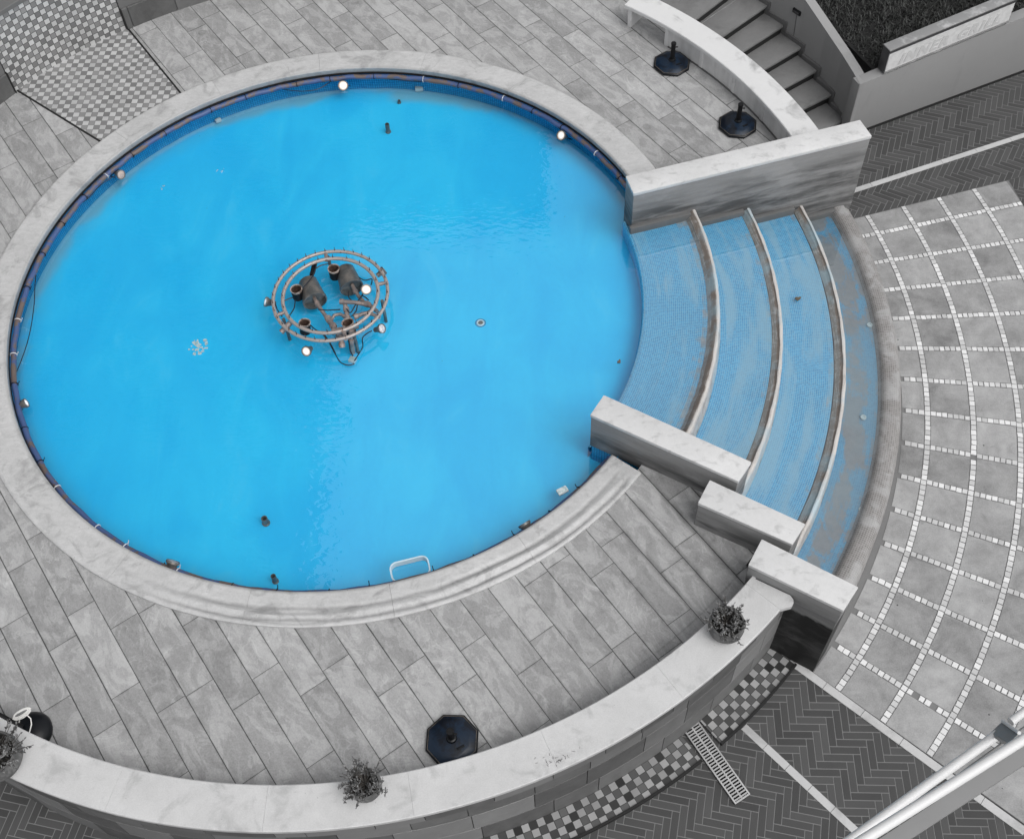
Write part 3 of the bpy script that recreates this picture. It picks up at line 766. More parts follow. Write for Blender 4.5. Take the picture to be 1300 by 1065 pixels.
# ------------------------------------------------------------------ HERRINGBONE PAVING
def clip(poly, p, n):
    """keep the side of the line through p where (q-p).n >= 0"""
    out = []
    for i in range(len(poly)):
        a = poly[i]; b_ = poly[(i+1) % len(poly)]
        da = (a[0]-p[0])*n[0]+(a[1]-p[1])*n[1]; db = (b_[0]-p[0])*n[0]+(b_[1]-p[1])*n[1]
        if da >= 0: out.append(a)
        if (da >= 0) != (db >= 0):
            t = da/(da-db); out.append((a[0]+(b_[0]-a[0])*t, a[1]+(b_[1]-a[1])*t))
    return out
def herring(region, rot, org, name, W=0.058, K=4):
    """bricks W x K*W laid in herringbone, clipped to a convex region"""
    cen = (sum(p[0] for p in region)/len(region), sum(p[1] for p in region)/len(region))
    area = sum(region[i][0]*region[(i+1) % len(region)][1]-region[(i+1) % len(region)][0]*region[i][1] for i in range(len(region)))
    if area < 0: region = region[::-1]
    ca, sa = cos(rot), sin(rot); bb = MB(); rr = random.Random(11)
    R_ = max(hypot(p[0]-cen[0], p[1]-cen[1]) for p in region)+0.4
    xs = int(R_/W)+6
    j = 0.0038
    cells = set()
    for i in range(-xs, xs):
        for jx in range(-xs, xs):
            # herringbone: horizontal brick starts where (i - j) mod 2K == 0, vertical where == K
            k = (i-jx) % (2*K)
            if k == 0: rect = (i*W, jx*W, (i+K)*W, (jx+1)*W)
            elif k == 2*K-1: rect = (i*W, jx*W, (i+1)*W, (jx+K)*W)
            else: continue
            q = [(rect[0]+j, rect[1]+j), (rect[2]-j, rect[1]+j), (rect[2]-j, rect[3]-j), (rect[0]+j, rect[3]-j)]
            q = [(cen[0]+x*ca-y*sa, cen[1]+x*sa+y*ca) for x, y in q]
            for m_ in range(len(region)):
                a = region[m_]; b_ = region[(m_+1) % len(region)]; n_ = (-(b_[1]-a[1]), b_[0]-a[0])
                if len(q) < 3: break
                q = clip(q, a, n_)
            if len(q) >= 3: bb.face([(x, y, ZP) for x, y in q], tone=rr.random())
    tag(bb.build(name, M['herringbone_brick']), kind='structure')
    mb = MB(); mb.face([(p[0], p[1], ZP-0.003) for p in region]); tag(mb.build('paving_bed', M['mortar_pale']), kind='structure')
XY = lambda p: (p.x, p.y)
sA = P(1088, 241, ZP); sB = P(1300, 172, ZP); sd = (sB-sA).normalized(); sn = Vector((-sd.y, sd.x, 0))
fA = Vector((3.87, 11.07, 0)); fB = Vector((6.39, 12.22, 0)); fd = (fB-fA).normalized()
herring([XY(fA-fd*0.6), XY(fB+fd*2.0), XY(sB+sd*1.8+sn*0.036), XY(sA-sd*0.45+sn*0.036)], radians(-18.6), None, 'herringbone_paving', W=0.067)
ra = pol(6.02, 16.25); rb_ = pol(8.19, 16.25)
herring([XY(sA-sd*0.45-sn*0.036), XY(sB+sd*1.8-sn*0.036), XY(pol(9.6, 16.25)), XY(ra)], radians(-29), None, 'herringbone_paving', W=0.067)
herring([XY(pol(8.195, 16.2)), XY(pol(9.6, 16.2)), XY(pol(9.6, 2)), XY(pol(8.23, 2))], radians(-20), None, 'herringbone_paving')
# lower right: between mosaic bed and plaza border
e0 = pol(5.80, -41.2); e1 = pol(9.4, -41.2); q5 = q0+dd*4.2; q9 = q0-dd*0.2
herring([XY(e0), XY(e1), XY(q5), XY(q9)], radians(-1.6), None, 'herringbone_paving', W=0.067)
herring([XY(q9), XY(q5), (-2.2, 0.2), XY(pol(5.55, -90))], radians(-12), None, 'herringbone_paving', W=0.067)

herring([(-2.15, 2.6), (-6.9, 5.3), (-11.0, 5.0), (-10.0, -1.5), (-2.2, -1.5)], radians(-12), None, 'herringbone_paving', W=0.067)
# ------------------------------------------------------------------ BENCH / PARAPET on the far right
bn = thing('curved_bench', tuple(pol(5.42, 34, 0)), 'long curved white marble bench beside the stone stairs', 'bench')
b = MB()
for a0, a1 in ((17.5, 28.0), (28.0, 40.0), (40.0, 52.3)):
    b.lathe([(5.275, 0.28), (5.275, 0.322), (5.283, 0.33), (5.60, 0.33), (5.608, 0.322), (5.608, 0.28)], a0, a1-0.012, 24, closed=True, caps=True)
b.build('seat', M['white_bench'], bn, smooth=True)
b = MB(); b.lathe([(5.312, 0.0), (5.312, 0.282), (5.56, 0.282), (5.56, -1.0)], 17.5, 45.5, 40, caps=False)
m = Mat('bench_panel', 0.35, 0.5); u, v, _ = m.sep(m.uv()); n = m.noise(m.comb(u*3.0, v*0.5, 0.0), 3, 5, 0.6, 0.4); n2 = m.noise(m.pos(), 8, 4, 0.6)
vv = (1.0+(n-0.5)*0.7+(n2-0.5)*0.3)*0.55; m.col(m.comb(vv, vv, vv)); M['bench_panel'] = m.m
b.build('panel', M['bench_panel'], bn)
for th in (51.6, 45.4, 39.2, 33.0, 27.0, 21.5):
    b = MB(); t = Vector((cos(radians(th)), sin(radians(th)), 0)); R3 = Matrix((t, Vector((-t.y, t.x, 0)), Vector((0, 0, 1)))).transposed()
    b.box(pol(5.435, th, 0.1405), (0.262, 0.055, 0.279), R3); b.build('leg', M['white_bench'], bn, bevel=0.005)
b = MB(); b.lathe([(5.302, 0.002), (5.302, 0.022), (5.311, 0.022)], 17.5, 45.0, 30); b.build('foot_strip', M['skirting_stone'], bn)

# ------------------------------------------------------------------ STAIRS
st = thing('stone_stairs', tuple(pol(6.4, 36, -0.95)), 'worn grey stone stairs rising between the bench and the planter wall', 'stairs')
NL = [(45.9, 0.0), (42.5, -0.136), (39.95, -0.272), (37.1, -0.408), (34.3, -0.544), (31.4, -0.680), (28.5, -0.816)]
def rads(r0, r1, th, skew): return (pol(r0, th), pol(r1, th))
for i, (th, z) in enumerate(NL):
    rw = (6.925, 6.925, 6.925, 6.92, 6.90, 6.872, 6.83)[i]
    nxt = 52 if i == 0 else NL[i-1][0]
    b = MB(); thb = nxt+0.25
    poly = [pol(5.57, th), pol(rw, th), pol(rw+0.01, (th+thb)/2), pol(rw+0.015, thb), pol(5.57, thb), pol(5.57, (th+thb)/2)]
    b.prism([XY(p) for p in poly], z-0.034, z); b.build('tread', M['stair_stone'], st, bevel=0.006)
    b = MB(); poly = [pol(5.57, th+0.2), pol(rw-0.005, th+0.2), pol(rw-0.005, thb), pol(5.57, thb)]
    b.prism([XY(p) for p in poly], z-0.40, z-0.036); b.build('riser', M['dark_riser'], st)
    # stepped skirting against the planter wall
    b = MB(); b.lathe([(rw+0.002, z-0.17), (rw+0.002, z+0.062), (rw+0.06, z+0.062), (rw+0.06, z-0.17)], th-0.35, nxt-0.35, 6, closed=True, caps=True); b.build('skirting', M['skirting_stone'], st)
b = MB(); a = P(891, 30, -0.133); c = P(936, -1, -0.133); dd = (c-a).normalized(); n_ = Vector((-dd.y, dd.x, 0))*0.007
b.prism([XY(a-n_), XY(c-n_), XY(c+n_), XY(a+n_)], -0.136, -0.131); b.build('reflection_strip', M['brushed_metal'], st)  # thin pale strip modelled for a light reflection on the tread

# ------------------------------------------------------------------ PLANTER with sign
pl = thing('planter', (5.0, 12.2, -0.95), 'grey rendered planter bed with dark grass beside the stairs', 'planter')
tops = [(6.765, 27.15, -0.085), (6.83, 29.0, -0.085), (6.90, 31.5, -0.06), (6.94, 34.5, 0.04), (6.95, 38.0, 0.24), (6.95, 42.0, 0.38), (6.95, 50, 0.5)]
b = MB()
b.grid([[pol(r+o_, th, (z if k else -0.97)) for r, th, z in tops] for o_, k in ((0, 0), (0, 1), (0.125, 1), (0.125, 0))])
nct = len(tops); b.ngon_idx([0, nct, 2*nct, 3*nct])
b.build('stair_side_wall', M['grey_render'], pl)
fn = Vector((-fd.y, fd.x, 0))
b = MB(); s0 = fA+fd*0.0; s1 = fB+fd*2.2; L_ = (s1-s0).length
pts = [s0, s1, s1+fn*0.14, s0+fn*0.14]
slope = lambda s: -0.09+0.075*s if s < 1.2 else 0.0+0.06*(s-1.2)
zt = [slope(0), slope(L_), slope(L_), slope(0)]
b.prism([XY(p) for p in pts], -0.97, zt); b.build('front_wall', M['grey_render'], pl, bevel=0.006)
b = MB(); pts = [s0-fn*0.012+fd*0.02, s1-fn*0.012, s1-fn*0.001, s0-fn*0.001+fd*0.02]; b.prism([XY(p) for p in pts], ZP, ZP+0.035); b.build('base_joint', M['dark_riser'], pl)
soil = MB(); sp_ = [pol(7.08, 27.2), s0+fn*0.14+fd*0.3, s1+fn*0.13, Vector((9.0, 16.5, 0)), Vector((3.0, 16.5, 0)), pol(7.08, 50), pol(7.08, 40), pol(7.08, 34)]
zsoil = lambda p: -0.12+0.16*max(0, (p.y-11.3))*0.9
soil.face([(p.x, p.y, zsoil(p)) for p in sp_]); soil.build('soil', M['soil'], pl)
# sign box on the front wall
sg = thing('lightbox_sign', tuple(fA+fd*0.35+Vector((0, 0, -0.02))), 'long slanted box sign with faded white face on the planter wall', 'sign')
sA_ = fA+fd*0.335+fn*(-0.004); sB_ = fA+fd*2.12+fn*(-0.004); zA = slope(0.335)+0.012; dz = slope(2.12)-slope(0.335)
def along(s, off, z): p_ = sA_+(sB_-sA_)*s+fn*off; return Vector((p_.x, p_.y, zA+dz*s+z))
def slab(s0, s1, o0, o1, z0, z1):
    bb = MB(); v = [along(s, o, z) for z in (z0, z1) for s, o in ((s0, o0), (s1, o0), (s1, o1), (s0, o1))]
    bb.v = [tuple(q) for q in v]
    for f in ((0, 3, 2, 1), (4, 5, 6, 7), (0, 1, 5, 4), (1, 2, 6, 5), (2, 3, 7, 6), (3, 0, 4, 7)): bb.ngon_idx(f)
    return bb
slab(0, 1, 0.012, 0.135, 0.0, 0.335).build('case', M['sign_dark'], sg, bevel=0.004)
slab(-0.001, 1.001, 0.002, 0.142, 0.337, 0.352).build('top_cover', M['brushed_metal'], sg, bevel=0.003)
slab(0.004, 0.996, 0.0, 0.011, 0.035, 0.305).build('face_panel', M['sign_white'], sg)
slab(0.0, 1.0, -0.010, 0.0115, 0.012, 0.030).build('lower_frame', M['brushed_metal'], sg)
slab(0.0, 1.0, -0.006, 0.0115, 0.307, 0.335).build('upper_frame', M['sign_dark'], sg)
d3 = Vector(((sB_-sA_).x, (sB_-sA_).y, dz)).normalized(); n3_ = Vector((fd.y, -fd.x, 0)); up3 = n3_.cross(d3)
for word, pos_ in (('INNER', 0.10), ('GRILL', 0.56)):
    cu = bpy.data.curves.new('sign_text', 'FONT'); cu.body = word; cu.size = 0.20; cu.extrude = 0.0015; cu.offset = 0.010; cu.space_character = 1.25; cu.shear = 0.3
    to = bpy.data.objects.new('lettering', cu); COL.objects.link(to)
    bpy.context.view_layer.update()
    dg = bpy.context.evaluated_depsgraph_get(); tme = bpy.data.meshes.new_from_object(to.evaluated_get(dg)); bpy.data.objects.remove(to)
    tme.materials.clear(); tme.materials.append(M['sign_letter']); to = bpy.data.objects.new('lettering', tme); COL.objects.link(to)
    MW = Matrix((d3, up3, n3_)).transposed().to_4x4(); MW.translation = along(pos_, -0.002, 0.075)
    tme.transform(MW); to.parent = sg; to.matrix_parent_inverse = Matrix.Translation(-sg.location)

# grass
gb = MB(); rr = random.Random(21)
def in_bed(x, y):
    dx, dy = x-CX, y-CY; r = hypot(dx, dy); th = degrees(atan2(dy, dx))
    if r < 7.10 or th > 50 or th < 26.5: return False
    q = Vector((x, y, 0))-s0; s_ = q.dot(fd); t_ = q.dot(fn)
    return s_ > 0.02 and t_ > 0.16
cnt = 0
while cnt < 15000:
    x = rr.uniform(3.3, 7.0); y = rr.uniform(11.2, 14.6)
    if not in_bed(x, y): continue
    cnt += 1
    z = zsoil(Vector((x, y, 0))); a = rr.uniform(0, 2*pi); l = rr.uniform(0.05, 0.12); w_ = rr.uniform(0.004, 0.009); tl = rr.uniform(0.2, 0.95)
    d_ = Vector((cos(a)*sin(tl), sin(a)*sin(tl), cos(tl))); s_ = Vector((-sin(a), cos(a), 0))*w_; p0 = Vector((x, y, z))
    p1 = p0+d_*l*0.6; p2 = p0+d_*l+Vector((0, 0, -l*0.25*tl))
    gb.face([p0-s_, p0+s_, p1+s_*0.8, p1-s_*0.8], tone=rr.random()); gb.face([p1-s_*0.8, p1+s_*0.8, p2], tone=rr.random())
tag(gb.build('grass', M['grass_blades']), 'dark grass growing in the planter behind the sign', 'grass', kind='stuff')

# small wall light on the stair side of the planter
wp = pol(6.95, 38.7, 0.02); nr = (Vector((CX, CY, 0))-Vector((wp.x, wp.y, 0))).normalized(); tg = Vector((-nr.y, nr.x, 0))
wl = thing('wall_light', tuple(wp), 'small dark oval wall light on the planter wall above the stairs', 'wall light')
b = MB(); R3 = Matrix((tg, nr, Vector((0, 0, 1)))).transposed(); b.box(wp+nr*0.012, (0.13, 0.03, 0.065), R3); b.build('housing', M['black_rubber'], wl, bevel=0.014, seg=3)
b = MB(); b.box(wp+nr*0.029, (0.09, 0.006, 0.03), R3); b.build('lens', M['sign_dark'], wl, bevel=0.002)
b = MB(); b.tube([wp+nr*0.004+Vector((0, 0, -0.03)), wp+nr*0.006+tg*0.01+Vector((0, 0, -0.2)), wp+nr*0.005+tg*0.02+Vector((0, 0, -0.38))], 0.003, 6); b.build('cable', M['sign_dark'], wl)

# ------------------------------------------------------------------ MOSAIC WALL at upper left
mw = thing('curved_wall', tuple(pol(5.5, 134, 0)), 'tall curved wall with checkered mosaic panel behind the deck', 'wall')
b = MB(); b.lathe([(5.385, -0.01), (5.385, 1.0)], 125.5, 142.9, 30); b.build('mosaic_panel', M['mosaic_wall'], mw)
for a0, a1 in ((92, 125.4), (143.0, 184)):
    b = MB(); b.lathe([(5.39, -0.01), (5.39, 1.0)], a0, a1, 40); b.build('plain_face', M['dark_render'], mw)
tonal('plinth_stone', 0.12, 0.3, 0.08, 0.55, 0.4)
for a0, a1 in ((92, 125.35), (143.05, 184)):
    th = a0; b = MB(); rr = random.Random(8)
    while th < a1-0.5:
        e = min(th+6.5, a1); b.lathe([(5.36, 0.0), (5.36, 0.295), (5.368, 0.30), (5.389, 0.30)], th+0.05, e-0.05, 6); k = rr.random()
        for q in range(len(b.t)-18, len(b.t)): b.t[q] = k
        th = e
    b.build('plinth', M['plinth_stone'], mw)
for a0 in (125.42, 142.98):
    b = MB(); t = pol(5.37, a0); b.lathe([(5.352, 0.0), (5.352, 0.31), (5.389, 0.31)], a0-0.09, a0+0.09, 2, caps=True); b.build('edge_trim', M['dark_riser'], mw)
b = MB(); b.lathe([(5.37, 0.985), (5.37, 1.035), (5.378, 1.04), (6.1, 1.04), (6.1, 0.9)], 92, 184, 60); b.build('top_slab', M['dark_render'], mw)
b = MB(); b.lathe([(6.1, 1.03), (14.0, 1.03), (14.0, -0.96)], 92, 184, 40); tag(b.build('upper_terrace', M['dark_render']), kind='structure')

# ------------------------------------------------------------------ PIPE round the pool
pp = thing('supply_pipe', tuple(pol(3.43, 180, -0.09)), 'rusty blue water pipe clamped round the pool wall under the coping', 'pipe')
b = MB(); b.tube([pol(3.462+0.004*sin(th_*0.9), th_, -0.088+0.005*sin(th_*1.3)) for th_ in [17+(323-17)*i/220 for i in range(221)]], 0.030, 12); b.build('pipe_run', M['blue_pipe'], pp, smooth=True)
b = MB(); b.tube([pol(3.505, th_, -0.058) for th_ in [17+(323-17)*i/160 for i in range(161)]], 0.018, 8); b.build('gap_tube', M['black_rubber'], pp, smooth=True)  # black tube filling the gap between coping and pipe run
rr = random.Random(4); th = 20.0
while th < 322:
    t = Vector((-sin(radians(th)), cos(radians(th)), 0)); nrm = Vector((-cos(radians(th)), -sin(radians(th)), 0)); c = pol(3.462, th, -0.088)
    b = MB(); b.tube([c+(nrm*cos(a)+Vector((0, 0, 1))*sin(a))*0.034 for a in [2*pi*k/16 for k in range(16)]], 0.005, 6, closed=True)
    if rr.random() < 0.6: b.tube([c+nrm*0.033, c+nrm*0.055+Vector((0, 0, 0.02)), c+nrm*0.06+Vector((0, 0, 0.035))], 0.004, 6)
    b.build('clamp', M['black_rubber'] if rr.random() < 0.7 else M['rail_white'], pp, smooth=True); th += rr.uniform(6, 11)
def cable_px(name, pts, z, r, label, cat='cable', mat='cable_black', parent=None, zs=None):
    w_ = [P(px, py, (zs[i] if zs else z)) for i, (px, py) in enumerate(pts)]
    # Catmull-Rom
    out = []
    for i in range(len(w_)-1):
        p0 = w_[max(i-1, 0)]; p1 = w_[i]; p2 = w_[i+1]; p3 = w_[min(i+2, len(w_)-1)]
        for k in range(6):
            t = k/6; out.append(0.5*((2*p1)+(p2-p0)*t+(2*p0-5*p1+4*p2-p3)*t*t+(3*p1-p0-3*p2+p3)*t**3))
    out.append(w_[-1])
    b = MB(); b.tube(out, r, 6); o = b.build(name, M[mat], parent, smooth=True)
    if not parent: tag(o, label, cat, 'cables hanging along the pool wall')
    return o
cable_px('pool_cable', [(52, 300), (45, 355), (43, 390), (36, 430), (22, 470), (14, 480), (20, 500)], -0.13, 0.005, 'thin black cable hanging off the pipe at the left end of the pool')
cable_px('pool_cable', [(96, 262), (112, 252), (128, 235), (148, 222)], -0.15, 0.005, 'short black cable looping below the beige pool lamp')
cable_px('pool_cable', [(350, 112), (378, 116), (402, 114), (420, 104), (432, 98)], -0.15, 0.005, 'black cable looping towards the lit lamp at the top of the pool')
cable_px('pool_cable', [(446, 98), (480, 100), (530, 104), (585, 108), (640, 122)], -0.14, 0.004, 'black cable along the far pool wall right of the lit lamp')

# ------------------------------------------------------------------ POOL LAMPS
def lamp(name, base, aim, r, lit, label, group, bracket=True, ln=0.10, parent=None, glass=None):
    base = Vector(base); aim = Vector(aim).normalized()
    t = thing(name, tuple(base), label, 'lamp', group) if parent is None else parent
    hb = MB(); hb.spin([(0.0, 0.0), (r*0.55, 0.0), (r*0.62, ln*0.35), (r*0.9, ln*0.7), (r*1.08, ln*0.80), (r*1.08, ln), (r*0.92, ln), (r*0.90, ln*0.93)], base, aim, 20)
    hs = hb.build('housing' if parent is None else 'spotlight', M['pump_metal'], t, smooth=True)
    lb = MB(); lb.spin([(0.0, ln*1.02), (r*0.55, ln*1.01), (r*0.93, ln*0.94)], base, aim, 20)
    l = lb.build('lens', glass or (M['lamp_lit'] if lit else M['lamp_glass']), t, smooth=True)
    if parent is not None:
        l.parent = hs; l.matrix_parent_inverse = hs.matrix_parent_inverse.copy(); l.matrix_parent_inverse = Matrix.Identity(4)
        # vertices are in world space and the part's own transform already carries it
    if bracket and parent is None:
        s = aim.cross(Vector((0, 0, 1))).normalized()
        bb = MB()
        for sg_ in (-1, 1): bb.tube([base+s*(sg_*r*1.25)+aim*(ln*0.6), base+s*(sg_*r*1.25)-aim*0.05], 0.005, 6)
        bb.tube([base-s*(r*1.25)-aim*0.05, base+s*(r*1.25)-aim*0.05], 0.005, 6)
        bb.build('bracket', M['black_rubber'], t, smooth=True)
    return t
LG = 'underwater lamps round the pool wall'
def wall_lamp(px, py, z, r, lit, label, upz, glass=None, ln=0.10):
    p = P(px, py, z); inn = Vector((CX-p.x, CY-p.y, 0)).normalized(); aim = (inn+Vector((0, 0, upz))).normalized()
    lamp('pool_lamp', p-aim*ln, aim, r, lit, label, LG, glass=glass, ln=ln)
wall_lamp(435.5, 109, -0.11, 0.058, True, 'lit white pool lamp on the far wall near the top centre', 0.9)
wall_lamp(712, 172, -0.11, 0.056, True, 'lit white pool lamp on the far right wall near the long marble wall', 0.9)
wall_lamp(154, 222, -0.10, 0.052, False, 'beige unlit pool lamp below the checkered mosaic floor', 0.35, glass=M['lamp_beige'])
wall_lamp(34, 511, -0.08, 0.045, True, 'lit pool lamp with rusty barrel at the far left end of the pool', 0.25, ln=0.13)
wall_lamp(220, 712, -0.06, 0.060, True, 'pool lamp with warm lens at the lower left coping', 0.55, glass=M['lamp_beige'])
wall_lamp(665, 664, -0.06, 0.058, False, 'grey pool lamp at the lower right coping near the wall blocks', 0.5)

# ------------------------------------------------------------------ POOL FLOOR FITTINGS
def stub(px, py, r, h, label, mat='pump_metal'):
    p = P(px, py, -0.338); t = thing('pool_nozzle', tuple(p), label, 'nozzle', 'small nozzles standing on the pool floor')
    b = MB(); b.spin([(r*1.3, 0), (r*1.3, 0.012), (r, 0.016), (r, h), (r*0.78, h), (r*0.78, h-0.04)], p, n=16); b.build('tube', M[mat], t, smooth=True)
    b = MB(); b.spin([(0, h-0.035), (r*0.78, h-0.035)], p, n=16); b.build('bore', M['void'], t)
stub(493, 168, 0.026, 0.13, 'dark pipe stub standing on the pool floor in the upper middle')
stub(507, 131, 0.018, 0.04, 'tiny dark nozzle near the far pool wall')
stub(338, 664, 0.030, 0.10, 'dark pipe stub on the pool floor at the lower left')
stub(350, 738, 0.024, 0.12, 'dark pipe stub close to the near coping')
p = P(610, 410, -0.338); t = thing('floor_drain', tuple(p), 'round white ringed drain in the pool floor right of the fountain', 'drain')
b = MB(); b.spin([(0.026, 0.002), (0.028, 0.008), (0.040, 0.008), (0.044, 0.0)], p, n=24); b.build('ring', M['white_plastic'], t, smooth=True)
b = MB(); b.spin([(0.0, 0.003), (0.026, 0.003)], p, n=24); b.build('strainer', M['pump_metal'], t)
b = MB(); b.spin([(0.046, 0.001), (0.058, 0.003), (0.060, 0.0)], p, n=24); b.build('collar', M['pool_wall_tile'], t)
p = P(532, 113, -0.30); b = MB(); b.box(p, (0.10, 0.06, 0.05), Matrix.Rotation(0.1, 3, 'Z')); tag(b.build('wall_inlet', M['box_grey'], bevel=0.012), 'small grey inlet fitting at the foot of the far pool wall', 'fitting')
p = P(182, 140, -0.30); b = MB()
p = P(277, 153, -0.30); b.box(p, (0.075, 0.05, 0.04), Matrix.Rotation(0.6, 3, 'Z')); tag(b.build('wall_inlet', M['box_grey'], bevel=0.012), 'small grey inlet fitting at the pool wall below the mosaic floor', 'fitting')
p = P(714, 623, -0.16); b = MB(); b.box(p, (0.11, 0.07, 0.03), Matrix.Rotation(0.5, 3, 'Z')); tag(b.build('return_cap', M['peeled'], bevel=0.012), 'pale plastic cap by the near right coping of the pool', 'fitting')
# peeled paint patches
def chips(px, py, rad, n, label, seed, mat='peeled'):
    rr = random.Random(seed); c = P(px, py, -0.3365); b = MB()
    for i in range(n):
        a = rr.uniform(0, 2*pi); d_ = rad*rr.random()**0.8; s = rr.uniform(0.25, 1.0)*rad*0.20; q = c+Vector((cos(a)*d_, sin(a)*d_*1.1, 0)); k = rr.randint(4, 7); ph = rr.uniform(0, 6); e = rr.uniform(0.5, 1.6)
        pts = [(q.x+cos(ph+2*pi*j/k)*s*rr.uniform(0.6, 1.3)*e, q.y+sin(ph+2*pi*j/k)*s*rr.uniform(0.6, 1.3)) for j in range(k)]
        b.prism(pts, -0.342, -0.3365+rr.uniform(0, 0.0015))
    tag(b.build('paint_chips', M[mat]), label, 'paint chips', kind='stuff')
chips(252, 439, 0.105, 46, 'pale patch of chipped paint on the pool floor left of the fountain', 1)
chips(280, 217, 0.050, 9, 'bright white flakes on the pool floor in the upper left', 2, 'white_plastic')
chips(295, 143, 0.040, 7, 'white flakes at the foot of the far left pool wall', 3, 'white_plastic')
chips(227, 175, 0.035, 4, 'three small white flakes near the pool wall below the mosaic', 4, 'white_plastic')
chips(208, 237, 0.045, 6, 'faint pale flakes left of the bright white ones', 5)
# white plastic tray frame
tr_ = MB(); c = P(521, 724, -0.13); a_ = atan2((P(541, 719, -0.1)-P(501, 729, -0.1)).y, (P(541, 719, -0.1)-P(501, 729, -0.1)).x)
def rrect(L_, W_, R_, n=6):
    out = []
    for qx, qy, s in ((1, 1, 0), (-1, 1, 1), (-1, -1, 2), (1, -1, 3)):
        for k in range(n+1):
            t = (s+k/n)*pi/2; out.append(((L_/2-R_)*qx+R_*cos(t), (W_/2-R_)*qy+R_*sin(t)))
    return out
ca, sa = cos(a_), sin(a_)
rows = []
for (off, z) in ((0.0, -0.03), (0.003, 0.040), (-0.004, 0.043), (-0.010, 0.040), (-0.014, -0.03)):
    rows.append([(c.x+x*ca-y*sa, c.y+x*sa+y*ca, c.z+z) for x, y in rrect(0.36+2*off, 0.20+2*off, 0.065+off)])
tr_.grid(rows, closed_u=True); tag(tr_.build('skimmer_frame', M['white_plastic'], smooth=True), 'white plastic oblong frame floating by the near coping', 'plastic frame')

# ------------------------------------------------------------------ FOUNTAIN
FZ = 0.04
FC = Vector((-2.24, 7.88, 0))
fo = thing('ring_fountain', (FC.x, FC.y, -0.34), 'double ring fountain sprayer with pumps and spotlights standing in the pool', 'fountain')
RO, RI = 0.606, 0.505
ncx = 72
for R_, nm, rad_ in ((RO, 'outer_ring', 0.019), (RI, 'inner_ring', 0.020)):
    b = MB(); b.tube([FC+Vector((R_*cos(2*pi*k/ncx), R_*sin(2*pi*k/ncx), FZ)) for k in range(ncx)], rad_, 12, closed=True); b.build(nm, M['ring_tube'], fo, smooth=True)
rr = random.Random(9)
jet = MB(); jet.spin([(0.0055, 0.0), (0.0055, 0.018), (0.0035, 0.022), (0.0030, 0.050), (0.0, 0.050)], (0, 0, 0), n=8)
jm = jet.build('jet_nozzle', M['rust_dark'], fo, smooth=True); jet_me = jm.data; first = True
for R_, n_, ofs in ((RO, 36, 0.03), (RI, 20, 0.1)):
    for k in range(n_):
        a = 2*pi*(k+ofs)/n_
        o = jm if first else jm.copy()
        if not first: COL.objects.link(o)
        first = False
        o.parent = fo; o.matrix_parent_inverse = Matrix.Translation(-fo.location); o.location = (FC.x+R_*cos(a), FC.y+R_*sin(a), FZ+0.016); o.rotation_euler = (rr.uniform(-.08, .08), rr.uniform(-.08, .08), 0)
for a in (100, 15, 205, 290, 330):
    t = Vector((cos(radians(a)), sin(radians(a)), 0)); b = MB(); b.tube([FC+t*(RI-0.02)+Vector((0, 0, FZ-0.005)), FC+t*(RO+0.02)+Vector((0, 0, FZ-0.005))], 0.020, 10)
    b.build('cross_arm', M['rusty_pipe'], fo, smooth=True)
for a in (98, 212, 300, 352):
    t = Vector((cos(radians(a)), sin(radians(a)), 0)); b = MB(); b.tube([FC+t*(RI+0.05)+Vector((0, 0, FZ-0.02)), FC+t*(RI+0.05)+Vector((0, 0, -0.34))], 0.018, 10)
    b.build('leg', M['pump_metal'], fo, smooth=True)
def cyl_px(a, b_, za, zb, r0, r1, name, mat):
    A = P(*a, za); B = P(*b_, zb); ax = (B-A).normalized(); L_ = (B-A).length
    bb = MB(); bb.spin([(0, 0), (r0*0.9, 0.0), (r0, 0.012), (r0*0.6+r1*0.4, L_*0.4), (r1, L_-0.03), (r1*1.04, L_-0.028), (r1*1.04, L_), (r1*0.93, L_), (r1*0.9, L_-0.05), (0, L_-0.05)], A, ax, 28)
    return bb.build(name, M[mat], fo, smooth=True), A, B, ax
pu, A1_, B1_, ax1 = cyl_px((390.5, 357), (400.2, 383), -0.10, -0.12, 0.100, 0.128, 'pump', 'pump_metal')
pu2, A2_, B2_, ax2 = cyl_px((437.5, 342), (446.8, 366), -0.10, -0.12, 0.103, 0.125, 'pump', 'pump_metal')
def pipe_px(pts, zs, r, name='feed_pipe', mat='rusty_pipe', collar=()):
    w_ = [P(x, y, z) for (x, y), z in zip(pts, zs)]
    b = MB(); b.tube(w_, r, 12)
    for i in collar:
        d_ = (w_[min(i+1, len(w_)-1)]-w_[max(i-1, 0)]).normalized(); b.tube([w_[i]-d_*0.022, w_[i]+d_*0.022], r*1.35, 12)
    return b.build(name, M[mat], fo, smooth=True)
pipe_px([(399, 378), (402.8, 386), (411, 398), (418, 408)], [-0.12]*4, 0.021, collar=(1, 3))
pipe_px([(417, 405), (423, 414), (431, 427)], [-0.11, -0.10, -0.06], 0.028, collar=(0, 1, 2))
pipe_px([(447, 362), (451, 370), (456, 377), (464, 386)], [-0.12]*4, 0.021, collar=(1, 3))
pipe_px([(434, 383), (450, 384), (467, 387)], [-0.04]*3, 0.023, collar=(0, 2))
pipe_px([(437, 383), (439.5, 393), (441.5, 404), (443, 412)], [-0.06, -0.09, -0.12, -0.14], 0.024, collar=(1, 2))
pipe_px([(420, 406), (425, 400), (432, 399), (438, 402)], [-0.12]*4, 0.018, collar=(0, 3))
pipe_px([(452, 402), (460, 399), (470, 397), (474, 390)], [-0.07]*4, 0.023, collar=(0, 2))
pipe_px([(467, 386), (474, 391), (479, 396)], [-0.03, -0.02, 0.0], 0.022, collar=(0,))
